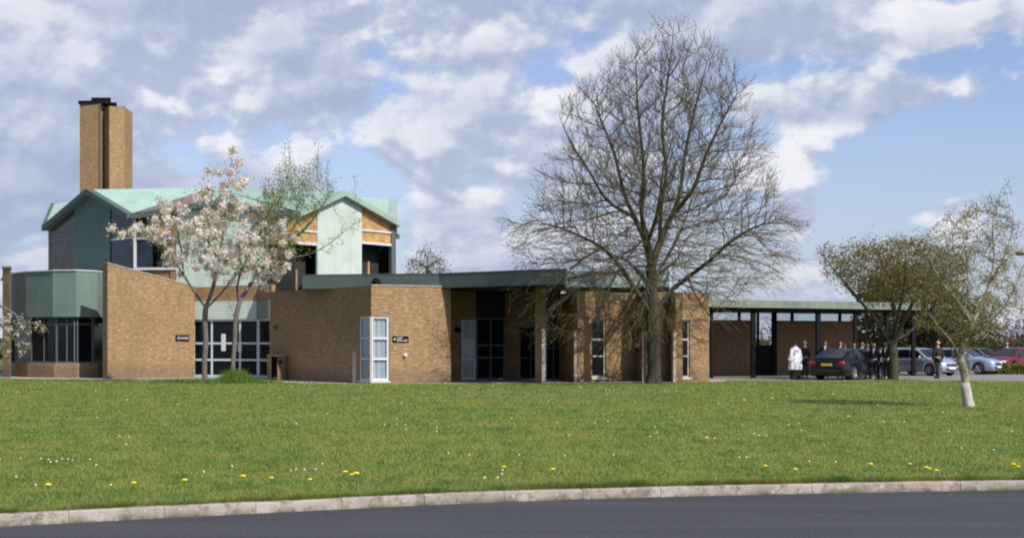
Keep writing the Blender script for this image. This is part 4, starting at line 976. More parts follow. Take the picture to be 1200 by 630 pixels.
# long far hedge as one mass
r7 = np.random.default_rng(41); n = 26000; hx = r7.uniform(-70, 150, n); hh = 2.2 + .8 * np.sin(hx * .11) + .5 * np.sin(hx * .37 + 1) + .3 * np.sin(hx * 1.3); hz_ = GZ + hh * r7.uniform(0, 1, n) ** .6
pts = np.stack([hx, 150 + r7.uniform(-1.4, 1.4, n) + 0 * hx, hz_], 1); hd = leafcloud('far_hedge', pts, 1, .1, .55, dgreen, None, .8, r7)
tag(hd, 'long dark hedge line beyond the car park', 'hedge', kind='stuff')
# clipped yellow-green hedge before the red car
hg = empty('clipped_hedge', (*P(1185, 80), GZ), 'low yellow green clipped hedge in front of the dark red car', 'hedge')
ygr = leaf_mat('yellow green leaves', [(0, (.10, .12, .02)), (.6, (.19, .19, .035)), (1, (.28, .27, .06))], .3)
x0, x1 = X(1149, 80), X(1300, 80); n = 9000; r8 = np.random.default_rng(51)
u = r8.uniform(x0, x1, n); k = r8.integers(0, 3, n); zt = .50 + .07 * np.sin(u * 2.3) + .04 * np.sin(u * 6)
yy = np.where(k == 0, 79.6, np.where(k == 1, r8.uniform(79.6, 80.6, n), 80.6)) + r8.normal(0, .04, n); zz = GZ + np.where(k == 1, zt, zt * r8.uniform(0, 1, n)) + r8.normal(0, .02, n)
leafcloud('foliage', np.stack([u, yy, zz], 1), 1, .02, .12, ygr, hg, .7, r8)
mb = MB(); mb.prism([(x0 + .1, 79.7), (x1, 79.7), (x1, 80.5), (x0 + .1, 80.5)], 0, GZ + .40); mb.build('twig_core', bark, hg)

# ------------------------------------------------------------------ lawn: blades, tufts, daisies, dandelions
rg_ = np.random.default_rng(77)
def noise2(x, y, s, seed):
    g_ = np.random.default_rng(seed).uniform(0, 1, (256, 256)); u, v = x / s + 1000, y / s + 1000; i, j = np.floor(u).astype(int), np.floor(v).astype(int); fu, fv = u - i, v - j
    fu = fu * fu * (3 - 2 * fu); fv = fv * fv * (3 - 2 * fv); i %= 255; j %= 255
    return (g_[i, j] * (1 - fu) + g_[i + 1, j] * fu) * (1 - fv) + (g_[i, j + 1] * (1 - fu) + g_[i + 1, j + 1] * fu) * fv
def in_poly(x, y, poly):
    r = np.zeros(len(x), bool); n = len(poly); j = n - 1
    for i in range(n):
        xi, yi = poly[i]; xj, yj = poly[j]; c = ((yi > y) != (yj > y)) & (x < (xj - xi) * (y - yi) / (yj - yi + 1e-12) + xi); r ^= c; j = i
    return r
N = 1350000
lo, hi = math.log(12.6), math.log(80); D = np.exp(rg_.uniform(lo, hi, N)); k = rg_.uniform(-.60, .60, N) * (1 + 1.0 / D * 2); xg = k * D; yg = D
ky = np.interp(xg, kc[:, 0], kc[:, 1]) + .125
ne = 44000; xe = rg_.uniform(-11, 17.0, ne); kye = np.interp(xe, kc[:, 0], kc[:, 1]) + .125; ye = kye + rg_.uniform(0, .07, ne); xg = np.r_[xg, xe]; yg = np.r_[yg, ye]; ky = np.r_[ky, kye - .001]
m = (yg > ky) & ~in_poly(xg, yg, DRIVE) & ~in_poly(xg, yg, pv) & ~in_poly(xg, yg, [(-45, 84), P(100, 66.5), P(330, 61.5), P(850, 63.4), (8.5, 84)])
xg, yg, ky = xg[m], yg[m], ky[m]; n = len(xg); D = yg
big = noise2(xg, yg, 2.2, 1); mid = noise2(xg, yg * .6, .45, 2); fine = noise2(xg, yg, .16, 6)
edge = np.exp(-(yg - ky) / .35)
hgt = (.018 + .022 * mid ** 2 + .014 * big + .018 * fine) * rg_.uniform(.6, 1.3, n) * (1 + .7 * edge) * (1 + .004 * D)
wd = .00032 * D * rg_.uniform(.7, 1.3, n) + .001
th = rg_.uniform(0, 2 * PI, n); lx, ly = rg_.normal(0, .5, n) * hgt, rg_.normal(0, .5, n) * hgt - .55 * edge * hgt * (noise2(xg, yg, .3, 4) > .4)
b = np.stack([xg, yg, np.full(n, GZ - .004)], 1); wv = np.stack([np.cos(th) * wd, np.sin(th) * wd * .5, np.zeros(n)], 1)
vs = np.stack([b - wv, b + wv, b + np.stack([lx, ly, hgt], 1)], 1).reshape(-1, 3)
t = NT('grass blades'); rnd = t.node('ShaderNodeNewGeometry').outputs['Random Per Island']; p = t.coord('Pos')
c1 = t.ramp(rnd, [(0, (.10, .155, .035)), (.35, (.17, .265, .05)), (.8, (.25, .35, .075)), (1, (.46, .47, .20))])
pl = t.noise(p, .16, 4, .6); c1 = t.mix(t.ramp(pl, [(.40, (0, 0, 0)), (.62, (.5, .5, .5))]), c1, (.30, .34, .07)); pa = t.noise(p, .55, 5, .6); c2 = t.mix(t.ramp(pa, [(.42, (0, 0, 0)), (.60, (.7, .7, .7))]), c1, (.34, .34, .085))
pb = t.noise(t.scale(p, (1, .45, 1)), 2.6, 4, .7); c2 = t.mix(t.ramp(pb, [(.5, (0, 0, 0)), (.68, (.65, .65, .65))]), c2, (.065, .155, .03))
pc = t.noise(t.scale(p, (1, .4, 1)), 1.5, 4, .8); c2 = t.mix(t.ramp(pc, [(.64, (0, 0, 0)), (.74, (.5, .5, .5))]), c2, (.29, .25, .12))
t.set(color=c2, rough=.55, spec=.3); tl = t.n.new('ShaderNodeBsdfTranslucent'); t.l.new(c2, tl.inputs[0]); mx = t.n.new('ShaderNodeMixShader'); mx.inputs[0].default_value = .4
t.l.new(t.bsdf.outputs[0], mx.inputs[1]); t.l.new(tl.outputs[0], mx.inputs[2]); t.l.new(mx.outputs[0], t.out.inputs[0]); grassm = t.m
tag(fastmesh('grass', vs, tris=np.arange(3 * n).reshape(-1, 3), mat=grassm), 'mown green grass covering the lawn', 'grass', kind='stuff')
# longer uncut grass round the feet of the cherry and shooted trees
n = 5200; cxs = np.r_[rg_.normal(X(276, 60.8), .55, n // 2), rg_.normal(X(256, 60.8), 1.3, n // 2)]; cys = rg_.normal(60.8, .45, n)
hgt = np.r_[rg_.uniform(.25, .75, n // 2) * np.exp(-((cxs[:n // 2] - X(276, 60.8)) / .8) ** 2), rg_.uniform(.08, .30, n - n // 2)]
th = rg_.uniform(0, 2 * PI, n); wv = np.stack([np.cos(th) * .018, np.sin(th) * .01, 0 * th], 1); b = np.stack([cxs, cys, np.full(n, GZ - .01)], 1)
vs = np.stack([b - wv, b + wv, b + np.stack([rg_.normal(0, .35, n) * hgt, rg_.normal(0, .3, n) * hgt, hgt], 1)], 1).reshape(-1, 3)
tuf = leaf_mat('long grass', [(0, (.07, .14, .02)), (.6, (.12, .22, .035)), (1, (.2, .3, .07))], .4)
tag(fastmesh('long_grass', vs, tris=np.arange(3 * n).reshape(-1, 3), mat=tuf), 'long uncut grass at the foot of the cherry tree', 'grass', kind='stuff')
# daisies
n = 520; D = np.exp(rg_.uniform(math.log(13.5), math.log(60), n)); x = rg_.uniform(-.38, .38, n) * D; ky = np.interp(x, kc[:, 0], kc[:, 1]) + .3
dn = noise2(x, D, 1.1, 9); m = (D > ky) & (dn > .72) & (D < 60); x, D = x[m], D[m]; hx_ = []; hf = []
extra = [(48, 545), (57, 546), (73, 545), (80, 544), (85, 547), (19, 566), (130, 578), (239, 560), (272, 553), (341, 558), (347, 557), (357, 558), (370, 557), (378, 551), (884, 513), (890, 515), (898, 516), (770, 512), (762, 517), (667, 515), (20, 462), (5, 466), (500, 470)]
ex = np.array([P(a_, 1.6 * F / (b_ - 405)) for a_, b_ in extra]); x = np.r_[x, ex[:, 0]]; D = np.r_[D, ex[:, 1]]
for a_, d_ in zip(x, D):
    b0 = len(hx_); r_ = .009 + .00016 * d_; z_ = GZ + .05 + .02 * random.random(); tx, ty = random.uniform(-.3, .3), random.uniform(-.6, -.1)
    for k in range(6): q = 2 * PI * k / 6; hx_.append((a_ + r_ * math.cos(q), d_ + r_ * math.sin(q), z_ + .03 + .7 * r_ * math.sin(q) + tx * r_ * math.cos(q)))
    hf.append([b0 + k for k in range(6)])
dm = simple('daisy petals', (.60, .61, .52), .6, .05)
tag(fastmesh('daisies', np.array(hx_), quads=np.array(hf), mat=dm), 'scattered tiny white daisies in the lawn', 'flowers', kind='stuff')
yel = simple('dandelion yellow', (.80, .60, .02), .6, .1, 30); stemm = simple('dandelion leaf', (.07, .14, .03), .6, .2, 20)
def dandelion():
    o = empty('dandelion', (0, 0, GZ), 'yellow dandelion in the lawn', 'flower', 'dandelions in the lawn')
    m = MB(); m.tube((0, 0, GZ), (.004, -.004, GZ + .085), .0035, .003, 6); m.build('stem', stemm, o)
    m = MB(); rg = []
    for k, (r_, z_) in enumerate(((.006, .080), (.026, .088), (.031, .094), (.022, .104), (.008, .108))): rg.append([(r_ * (1 + .12 * (j % 2)) * math.cos(j * PI / 8), r_ * (1 + .12 * (j % 2)) * math.sin(j * PI / 8) - .003, GZ + z_) for j in range(16)])
    m.rings(rg); m.build('flower_head', yel, o)
    m = MB()
    for k in range(6):
        q = k * PI / 3 + .3; c_, s_ = math.cos(q), math.sin(q); m.poly([(0, 0, GZ + .005), (.06 * c_ - .014 * s_, .06 * s_ + .014 * c_, GZ + .03), (.12 * c_, .12 * s_, GZ + .02), (.06 * c_ + .014 * s_, .06 * s_ - .014 * c_, GZ + .03)])
    m.build('leaves', stemm, o); return o
dd = dandelion(); spots = [(56.5, 570), (157, 566), (216, 564), (285, 559), (318, 559), (404, 553.5), (412, 556), (417, 557.5), (363, 561), (648, 550), (590, 547), (828, 514), (897, 546), (932, 550), (1066, 543), (1089, 549), (1097, 551), (1085, 547), (994, 489), (1035, 494), (872, 470), (905, 468), (1187, 545), (1193, 546), (680, 455), (1020, 545)]
for i, (a_, b_) in enumerate(spots):
    DD = 1.52 * F / (b_ - 405); s_ = (.82 + .25 * random.random()) * (1.25 if i in (7, 0) else 1) * (1 + max(0, DD - 20) * .012)
    if i == 0: o = dd
    else:
        o = dd.copy(); COL.objects.link(o)
        for c in list(dd.children): q = c.copy(); COL.objects.link(q); q.parent = o
    o.location = (X(a_, DD), DD, GZ); o.rotation_euler = (0, 0, random.uniform(0, 6)); o.scale = (s_, s_, s_)
# ------------------------------------------------------------------ people
skin_m = simple('skin', (.50, .30, .22), .55, .08, 12)
black_cloth = simple('black suit cloth', (.016, .017, .022), .85, .2, 8); navy_cloth = simple('navy suit cloth', (.025, .030, .050), .85, .2, 8)
white_cloth = simple('white linen', (.80, .80, .82), .8, .05, 5); shoe_m = simple('black shoe', (.012, .012, .012), .3, .1)
HAIR = {k: simple(k + ' hair', c, .7, .2, 20) for k, c in dict(dark=(.025, .018, .014), grey=(.35, .34, .33), white=(.62, .60, .57), blonde=(.48, .34, .16), brown=(.10, .055, .03), red=(.22, .08, .03)).items()}
dark_eye = simple('eye', (.02, .015, .012), .2, .1)
def skinmesh(name, nodes, edges, mat, parent, root, sub=1):
    me = bpy.data.meshes.new(name); keys = list(nodes); ix = {k: i for i, k in enumerate(keys)}
    me.from_pydata([nodes[k][0] for k in keys], [(ix[a], ix[b]) for a, b in edges], [])
    o = bpy.data.objects.new(name, me); COL.objects.link(o)
    o.modifiers.new('skin', 'SKIN'); sm = o.modifiers.new('sub', 'SUBSURF'); sm.levels = sm.render_levels = sub
    for k, v in zip(keys, me.skin_vertices[0].data):
        r = nodes[k][1]; v.radius = r if hasattr(r, '__len__') else (r, r); v.use_root = (k == root); v.use_loose = False
    o.modifiers['skin'].use_smooth_shade = True
    bpy.context.view_layer.update(); dg = bpy.context.evaluated_depsgraph_get(); ev = bpy.data.meshes.new_from_object(o.evaluated_get(dg)); ev.name = name
    o.modifiers.clear(); o.data = ev; ev.materials.clear(); ev.materials.append(mat)
    bpy.data.meshes.remove(me)
    if parent: o.parent = parent
    return o
def local(name, mb, mat, parent, smooth=True):
    o = mb.build(name, mat, None, smooth=smooth); o.parent = parent; return o
def person(px, D, height, face, label, hair='dark', cloth=black_cloth, walk=0.0, robe=False, arm=0.0, group=None, long=False, z=GZ + .012, lean=0, women=False):
    o = empty('person', (X(px, D), D, z), label, 'person', group, rz=face); o.scale = (height / 1.76,) * 3
    sw = walk; N_ = {'pel': ((0, 0, .96), (.155, .115)), 'wai': ((0, .01, 1.12), (.135, .10)), 'che': ((0, .0, 1.33), (.165, .115)), 'nb': ((0, -.01, 1.47), (.075, .065)), 'nk': ((0, 0, 1.53), .052),
          'jaw': ((0, .02, 1.60), (.062, .075)), 'hd': ((0, .01, 1.675), (.078, .098)), 'top': ((0, -.005, 1.735), (.055, .07)), 'nose': ((0, .125, 1.645), .012)}
    E_ = [('pel', 'wai'), ('wai', 'che'), ('che', 'nb'), ('nb', 'nk'), ('nk', 'jaw'), ('jaw', 'hd'), ('hd', 'top'), ('hd', 'nose')]
    for s, sn in ((-1, 'l'), (1, 'r')):
        st = sw * s
        N_['hip' + sn] = ((s * .09, 0, .90), .092); N_['kne' + sn] = ((s * .10, .03 + st * .5, .50), .058); N_['ank' + sn] = ((s * .10, st - .0, .09), .038); N_['toe' + sn] = ((s * .115, st + .13, .035), (.035, .025))
        N_['sho' + sn] = ((s * .185, -.01, 1.42), .062); ey = -.03 - st * .25; N_['elb' + sn] = ((s * .245, ey + arm * .06, 1.13), .042); wz = .90 + arm * .22; wy = .04 - st * .4 + arm * .20
        wx = s * (.26 - arm * .12); N_['wri' + sn] = ((wx, wy, wz), .027); N_['pal' + sn] = ((wx, wy + .02 + arm * .04, wz - .07 + arm * .04), (.034, .017))
        E_ += [('pel', 'hip' + sn), ('hip' + sn, 'kne' + sn), ('kne' + sn, 'ank' + sn), ('ank' + sn, 'toe' + sn), ('che', 'sho' + sn), ('sho' + sn, 'elb' + sn), ('elb' + sn, 'wri' + sn), ('wri' + sn, 'pal' + sn)]
        bx, by, bz = N_['pal' + sn][0]
        for k, (dy, ln) in enumerate(((.026, .068), (.009, .078), (-.009, .072), (-.026, .056))):
            a = 'f%d%s' % (k, sn); N_[a] = ((bx, by + dy, bz - .05), .010); N_[a + 'b'] = ((bx - s * .018, by + dy + .008, bz - .05 - ln * .75), .008); E_ += [('pal' + sn, a), (a, a + 'b')]
        N_['th' + sn] = ((bx - s * .01, by + .048, bz - .015), .010); N_['tb' + sn] = ((bx - s * .02, by + .06, bz - .055), .009); E_ += [('pal' + sn, 'th' + sn), ('th' + sn, 'tb' + sn)]
    skinmesh('body', N_, E_, skin_m, o, 'pel')
    def sub(keys, grow, name, mat, extra={}):
        nn = {k: (N_[k][0], tuple(r + grow for r in (N_[k][1] if hasattr(N_[k][1], '__len__') else (N_[k][1],) * 2))) for k in keys}; nn.update(extra)
        return skinmesh(name, nn, [e for e in E_ if e[0] in nn and e[1] in nn], mat, o, 'pel' if 'pel' in nn else keys[0])
    if not robe:
        sub(['pel', 'hipl', 'hipr', 'knel', 'kner', 'ankl', 'ankr'], .022, 'trousers' if not women else 'skirt', cloth)
        sub(['pel', 'wai', 'che', 'nb', 'shol', 'shor', 'elbl', 'elbr', 'wril', 'wrir'], .026, 'jacket', cloth, {'nb': ((0, -.01, 1.46), (.085, .07))})
        m = MB(); m.add([(-.05, .155, 1.46), (.05, .155, 1.46), (0, .172, 1.24), (0, .165, 1.46)], [(0, 3, 2), (3, 1, 2)]); m.tube((0, .05, 1.475), (0, .05, 1.515), .072, .062, 12, False); local('shirt', m, white_cloth, o)
    else:
        def rob(name, mat, rows, folds):
            m = MB(); m.rings([[(rx * math.cos(a) * (1 + folds * math.sin(9 * a) * f), ry * math.sin(a) * (1 + folds * math.sin(9 * a) * f) , z_) for a in [2 * PI * j / 54 for j in range(54)]] for z_, rx, ry, f in rows], cap=False); local(name, m, mat, o)
        rob('cassock', black_cloth, [(.04, .27, .25, 1), (.5, .22, .2, .6), (1.0, .17, .15, .2), (1.35, .19, .14, 0), (1.47, .12, .10, 0)], .05)
        rob('surplice', white_cloth, [(.46, .33, .27, 1), (.8, .29, .23, .8), (1.1, .235, .19, .5), (1.3, .225, .165, .2), (1.42, .23, .15, 0), (1.49, .13, .11, 0), (1.52, .08, .08, 0)], .06)
        for s, sn in ((-1, 'l'), (1, 'r')):
            a, b = Vector(N_['sho' + sn][0]), Vector(N_['wri' + sn][0]); mdl = Vector(N_['elb' + sn][0]); m = MB(); rg = []
            for q, r_ in ((a, .085), (a.lerp(mdl, .5), .08), (mdl, .09), (mdl.lerp(b, .6), .11), (b, .13)): rg.append([(q.x + r_ * .8 * math.cos(t_), q.y + r_ * math.sin(t_), q.z + .02 * math.sin(t_)) for t_ in [2 * PI * j / 16 for j in range(16)]])
            m.rings(rg, cap=False); local('sleeve', m, white_cloth, o)
    for s, sn in ((-1, 'l'), (1, 'r')):
        ax, ay, az = N_['ank' + sn][0]; m = MB(); m.sphere((ax + s * .008, ay + .06, .045), (.052, .145, .048), 12, 8); local('shoe', m, shoe_m, o)
        m = MB(); m.sphere((s * .033, .108, 1.675), .011, 8, 6); local('eye', m, dark_eye, o)
        m = MB(); m.sphere((s * .083, .0, 1.655), (.014, .022, .034), 8, 6); local('ear', m, skin_m, o)
    m = MB(); m.box((0, .108, 1.602), (.045, .012, .008)); local('mouth', m, simple_lip, o)
    m = MB(); rg = []; down = .10 if long else .02
    for j in range(9):
        t_ = j / 8 * PI / 2 * (1.25 if not long else 1.5); rr_ = math.sin(t_); rg.append([(.088 * rr_ * math.cos(a), -.012 + .108 * rr_ * math.sin(a) - (.02 if math.sin(a) > 0 else 0), (1.685 + .088 * math.cos(t_)) - (down * (j / 8) ** 2 if math.sin(a) < .25 else -.035 * (j / 8))) for a in [2 * PI * q / 18 for q in range(18)]])
    m.rings(rg[::-1] if False else rg[1:], cap=False); m.poly([p_ for p_ in rg[1]]); local('hair', m, HAIR[hair], o)
    return o
simple_lip = simple('lips', (.35, .13, .11), .5, .1)
G_ = 'dark-suited people gathered by the canopy'
person(932, 67.2, 1.80, .25, 'person in a white surplice over a black cassock standing left of the black car', 'dark', robe=True)
person(943, 69.0, 1.82, -.6, 'person in a dark suit with pale grey hair standing just right of the white-robed person', 'grey', arm=.5)
person(967, 72.3, 1.84, 2.9, 'dark-haired person in black behind the left rear of the black car', 'dark', group=G_)
person(985, 72.0, 1.80, 2.6, 'person in a dark suit with white collar behind the middle of the black car', 'brown', group=G_)
person(1001, 71.5, 1.72, 3.0, 'red-haired person in black seen over the roof of the black car', 'red', group=G_, long=True)
person(1010.5, 71.2, 1.76, 2.2, 'blonde person in black seen over the front of the black car', 'blonde', group=G_, long=True)
person(1016.5, 69.3, 1.70, 3.4, 'reddish-brown-haired person in black between the blonde and the white-haired people', 'red', group=G_)
person(1024, 66.9, 1.68, 2.8, 'shorter white-haired person in black just left of the spreading tree trunk group', 'white', group=G_)
person(1031.5, 67.3, 1.55, 3.2, 'smallest person in the group, brown-haired, in dark clothes', 'brown', group=G_, cloth=navy_cloth)
person(1039, 66.6, 1.74, 2.4, 'white-haired person in a black suit standing close left of the spreading tree trunk', 'white', arm=.6, group=G_)
person(1099, 69.6, 1.82, .5, 'person in a dark suit with fair hair walking in front of the silver blue cars', 'blonde', walk=.16)
person(1069.5, 82.5, 1.70, 3.0, 'fair-haired person seen above the roof of the silver car', 'white')
person(1180, 88.5, 1.80, 3.1, 'fair-haired person seen above the dark red car', 'blonde')
person(990, 73.5, 1.70, 1.2, 'dark-haired person in navy in the shade behind the black car roof', 'dark', group=G_, cloth=navy_cloth)

# ------------------------------------------------------------------ cars
tyre_m = simple('tyre rubber', (.018, .018, .018), .8, .2, 20); rim_m = simple('alloy rim', (.50, .50, .52), .3, .1, 5, metal=.8)
car_glass = glass_mat('car glass', (.018, .022, .026), .05); lamp_clear = simple('clear lamp', (.70, .72, .74), .12, .1); trim_m = simple('black trim', (.02, .02, .02), .5, .1)
t = NT('red tail lamp'); t.set(color=(.55, .01, .01), rough=.15, coat=.6); tail_m = t.m
plate_w = simple('white plate', (.75, .75, .72), .5, .03); plate_y = simple('yellow plate', (.75, .55, .06), .5, .03)
def paint(name, c, metal=.25):
    t = NT(name); t.set(color=c, rough=.4, metal=metal, coat=.45, spec=.3); t.bump(t.noise(t.coord('Pos'), 2.0, 2), .02, .02); return t.m
def car(px, D, heading, L, Wd, body, roof, belt, pm, label, cat='car', hoodz=.86, tailz=.92, wh=.31, group=None, reg=True, cowl=None):
    """body: rear bumper x=0 to nose x=L; roof: (x, z) list from tail of the glasshouse to the foot of the windscreen"""
    o = empty('parked_car', (X(px, D), D, GZ + .012), label, cat, group, rz=heading)
    w_ = Wd / 2; xr, xf = roof[0][0], roof[-1][0]; wx = (body[0], body[1]); hl = L / 2
    def ztop_(x):
        if x < xr: return np.interp(x, [0, .06, xr], [tailz - .12, tailz - .02, belt])
        if x > xf: return np.interp(x, [xf, L - .5, L - .12, L], [belt + .01, hoodz, hoodz - .10, hoodz - .26])
        return belt
    def half(x): return w_ * np.interp(x, [0, .08, .35, 1.2, L - 1.3, L - .4, L - .1, L], [.86, .93, .98, 1, 1, .95, .86, .74])
    xs = sorted(set(np.round(np.r_[np.linspace(0, L, 40), *[np.linspace(q - wh - .06, q + wh + .06, 17) for q in wx], xr, xf], 4)))
    rg = []
    for x in xs:
        zb = .20 + (.10 if x < .1 or x > L - .1 else 0)
        for q in wx:
            d = abs(x - q); R_ = wh + .055
            if d < R_: zb = max(zb, wh + math.sqrt(R_ * R_ - d * d))
        zt = ztop_(x); zb = min(zb, zt - .08); h = half(x); zm = max(zb + .02, .52); zm = min(zm, zt - .05)
        prof = [(0, zb), (h * .90, zb), (h * .985, zb + .02), (h, zm), (h * .985, (zm + zt) / 2 + .03), (h * .945, zt - .03), (h * .90, zt), (h * .5, zt + .02), (0, zt + .028)]
        rg.append([(x - hl, y, z) for y, z in prof] + [(x - hl, -y, z) for y, z in prof[-2:0:-1]])
    m = MB(); m.rings(rg)
    rx = np.array([q[0] for q in roof]); rz_ = np.array([q[1] for q in roof]); zmax = rz_.max()
    def rp(x): return float(np.interp(x, rx, rz_))
    def hw(x, z):                                   # half width of the glasshouse at a height
        k = (z - belt) / (zmax - belt); return half(x) * (.90 - .17 * max(0, min(1, k)) ** 1.2)
    gx = sorted(set(np.round(np.r_[np.linspace(rx[0], rx[-1], 36), rx], 4))); rg = []
    for x in gx:
        zr_ = max(rp(x), belt + .012); h0, h1 = hw(x, belt), hw(x, zr_ - .05 if zr_ - .05 > belt else zr_)
        prof = [(0, belt - .02), (h0, belt - .02), (h0, belt + .004), ((h0 + h1) / 2 + .012, (belt + max(belt + .006, zr_ - .05)) / 2), (h1, max(belt + .006, zr_ - .05)), (h1 * .90, max(belt + .009, zr_ - .008)), (h1 * .5, zr_ + .012), (0, zr_ + .018)]
        rg.append([(x - hl, y, z) for y, z in prof] + [(x - hl, -y, z) for y, z in prof[-2:0:-1]])
    m.rings(rg); b_ = m.build('body', pm, None, smooth=True); b_.parent = o
    def part(name, m, mat, par=None, smooth=False):
        q = m.build(name, mat, None, smooth=smooth); q.parent = par or o; return q
    # side windows
    x_a, x_b = rx[1], rx[-2]; zt_ = lambda x: rp(x) - .085
    cuts = cowl or [rx[0] + .22, rx[0] + (rx[-1] - rx[0]) * .30, rx[0] + (rx[-1] - rx[0]) * .58, rx[-1] - .30]
    for s in (-1, 1):
        for a, b in zip(cuts[:-1], cuts[1:]):
            m = MB(); n_ = 8; lo_, hi_ = [], []
            for k in range(n_ + 1):
                x = a + .03 + (b - a - .06) * k / n_; z1 = max(zt_(x), belt + .05); z0 = belt + .035
                lo_.append((x - hl, s * (hw(x, z0) + .012), z0)); hi_.append((x - hl, s * (hw(x, z1) + .016), z1))
            for k in range(n_):
                md = [tuple((np.array(p) + np.array(q)) / 2 + np.array([0, s * .012, 0])) for p, q in ((lo_[k], hi_[k]), (lo_[k + 1], hi_[k + 1]))]
                m.quad(lo_[k], lo_[k + 1], md[1], md[0]); m.quad(md[0], md[1], hi_[k + 1], hi_[k])
            part('side_window', m, car_glass)
        # door seams and handles
        for a in cuts[1:]:
            m = MB(); m.box((a - hl, s * (half(a) + .001), .55), (.012, .006, .58)); part('door_seam', m, trim_m)
        for a in cuts[1:-1]:
            m = MB(); m.box((a + .16 - hl, s * (half(a) * .985 + .012), belt - .13), (.16, .03, .025)); part('door_handle', m, pm if pm else trim_m)
        m = MB(); m.sphere((cuts[-1] - .10 - hl, s * (w_ + .07), belt + .06), (.06, .10, .07)); part('wing_mirror', m, pm, smooth=True)
    def screen(name, i, j, mg):
        (xa, za), (xb, zb) = roof[i], roof[j]; m = MB(); n_ = 6; nx, nz = (zb - za), -(xb - xa); l = math.hypot(nx, nz); nx, nz = nx / l, nz / l
        if nz < 0: nx, nz = -nx, -nz
        rows_ = []
        for k in range(n_ + 1):
            t_ = .08 + .86 * k / n_; x = xa + (xb - xa) * t_; z = max(za + (zb - za) * t_, belt + .02); hh = hw(x, max(belt, z - .05)) * .88
            rows_.append([(x - hl + nx * .022, y * hh, z + nz * (.022 + .012 * (1 - y * y))) for y in (-1, -.5, 0, .5, 1)])
        for a, b in zip(rows_[:-1], rows_[1:]):
            for q in range(4): m.quad(a[q], a[q + 1], b[q + 1], b[q])
        part(name, m, car_glass)
    screen('windscreen', -1, -2, 0); screen('rear_window', 0, 1, 0)
    for q in wx:
        for s in (-1, 1):
            m = MB(); y = s * (w_ - .115); n_ = 20
            pr = [(.19, .10), (.95, .10), (1.0, .07), (1.0, -.07), (.95, -.10), (.19, -.10)]
            m.rings([[(q - hl + wh * r_ * math.cos(t_), y + s * yy, wh + wh * r_ * math.sin(t_)) for t_ in [2 * PI * j / n_ for j in range(n_)]] for r_, yy in [(.62, .085), (.66, .10), (.95, .10), (1.0, .07), (1.0, -.07), (.95, -.1), (.5, -.1)]]); wl = part('wheel', m, tyre_m, smooth=True)
            m = MB()
            m.rings([[(q - hl + wh * r_ * math.cos(t_), y + s * yy, wh + wh * r_ * math.sin(t_)) for t_ in [2 * PI * j / n_ for j in range(n_)]] for r_, yy in [(.62, .06), (.64, .104), (.56, .10), (.50, .075), (.2, .085), (.05, .09)]])
            for k in range(6): t_ = k * PI / 3; m.tube((q - hl + .03 * math.cos(t_), y + s * .09, wh + .03 * math.sin(t_)), (q - hl + wh * .58 * math.cos(t_), y + s * .092, wh + wh * .58 * math.sin(t_)), .022, .018, 6)
            part('rim', m, rim_m, wl)
    for s in (-1, 1):
        m = MB(); m.sphere((L - .13 - hl, s * w_ * .66, hoodz - .20), (.13, .19, .085), 14, 8); part('headlight', m, lamp_clear, smooth=True)
        m = MB(); m.sphere((.06 - hl, s * w_ * .72, tailz - .16), (.07, .22, .085), 14, 8); part('tail_light', m, tail_m, smooth=True)
    m = MB(); m.box((L - .02 - hl, 0, .58), (.05, w_ * .9, .12)); part('grille', m, trim_m)
    m = MB(); m.sphere((L - .10 - hl, 0, .36), (.15, w_ * .88, .10), 16, 6); part('front_bumper', m, trim_m, smooth=True)
    m = MB(); m.sphere((.07 - hl, 0, .42), (.13, w_ * .93, .10), 16, 6); part('rear_bumper', m, trim_m, smooth=True)
    m = MB(); m.box((L + .055 - hl, 0, .42), (.012, .50, .11)); part('number_plate', m, plate_w)
    m = MB(); m.box((-.012 - hl, 0, tailz - .22), (.03, .52, .12)); part('number_plate', m, plate_y)
    return o
R_ = math.radians
car(996, 67.2, R_(52), 5.0, 1.84, (1.05, 4.05), [(.12, .97), (.95, 1.38), (1.5, 1.46), (2.6, 1.46), (3.05, 1.40), (3.95, .95)], .93, paint('black car paint', (.004, .005, .009), 0), 'long black estate car seen from behind with red tail lights beside the canopy', wh=.33, hoodz=.88, tailz=.95)
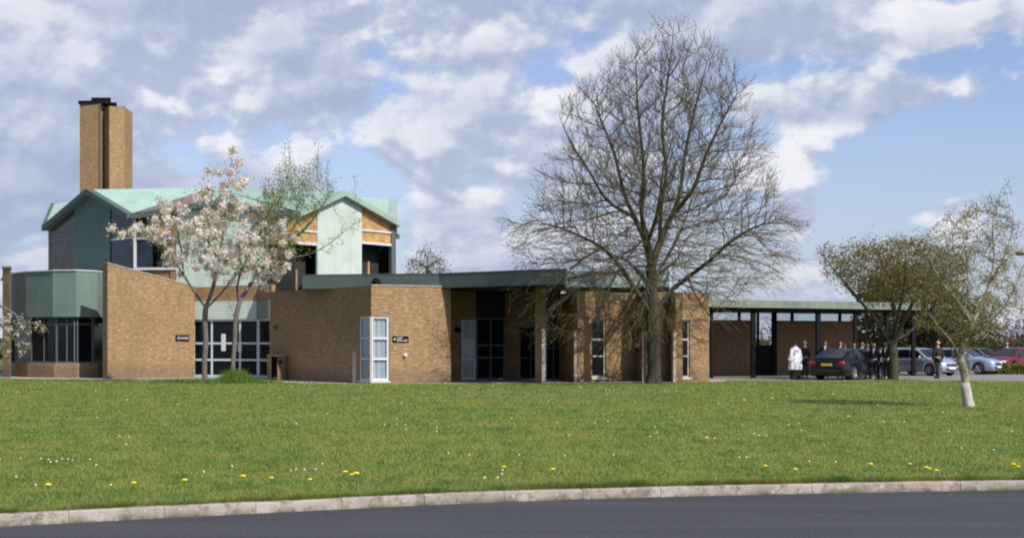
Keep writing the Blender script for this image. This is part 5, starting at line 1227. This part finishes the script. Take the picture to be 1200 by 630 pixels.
HB = [(.12, .93), (.45, 1.36), (1.1, 1.47), (2.0, 1.47), (2.35, 1.42), (3.15, .93)]
car(1060.5, 80.5, R_(-58), 4.0, 1.70, (.70, 3.22), HB, .93, paint('silver car paint', (.62, .64, .66), .5), 'silver hatchback half hidden behind the spreading tree trunk')
car(1080, 76.5, R_(-58), 4.1, 1.72, (.70, 3.30), HB, .93, paint('silver blue car paint', (.42, .48, .58), .5), 'silver blue hatchback facing the lawn just left of the walking person', hoodz=.84)
car(1127, 80.5, R_(-40), 4.2, 1.72, (.75, 3.38), HB, .92, paint('light blue car paint', (.36, .44, .58), .5), 'light blue hatchback directly behind the trunk of the whitened-foot tree')
car(1187, 85, R_(-140), 4.4, 1.76, (.80, 3.55), [(.12, .95), (.6, 1.38), (1.2, 1.48), (2.2, 1.48), (2.55, 1.43), (3.4, .95)], .95, paint('dark red car paint', (.16, .018, .028), .4), 'dark red car behind the clipped hedge at the right edge')
car(1150, 92, R_(-60), 4.1, 1.72, (.70, 3.30), HB, .93, paint('grey car paint', (.20, .22, .25), .5), 'grey car in the gap between the light blue and the dark red cars')
# ------------------------------------------------------------------ street lamp
LDm = 80.0; lx = X(1222, LDm)
sl_ = empty('street_lamp', (lx, LDm, GZ), 'tall street lamp whose lamp head reaches in at the right edge', 'street lamp')
m = MB(); m.tube((lx, LDm, 0), (lx, LDm, 1.2), .09, .085, 12); m.tube((lx, LDm, 1.2), (lx, LDm, Z(300, LDm) - .1), .06, .045, 12); m.build('pole', grey_paint, sl_)
m = MB(); m.tube((lx, LDm, Z(300, LDm) - .12), (X(1204, LDm), LDm, Z(297.5, LDm)), .035, .03, 8); m.build('arm', grey_paint, sl_)
m = MB(); q = P3(1197.5, 296.6, LDm); m.sphere((q.x, q.y, q.z + .06), (.45, .16, .09), 14, 8); m.build('lamp_head', simple('pale lamp housing', (.45, .47, .50), .4, .05), sl_)
m = MB(); m.sphere((q.x - .05, q.y, q.z - .02), (.36, .13, .11), 14, 8); m.build('lamp_glass', black_paint, sl_)
print('SCRIPT DONE', len(bpy.data.objects))
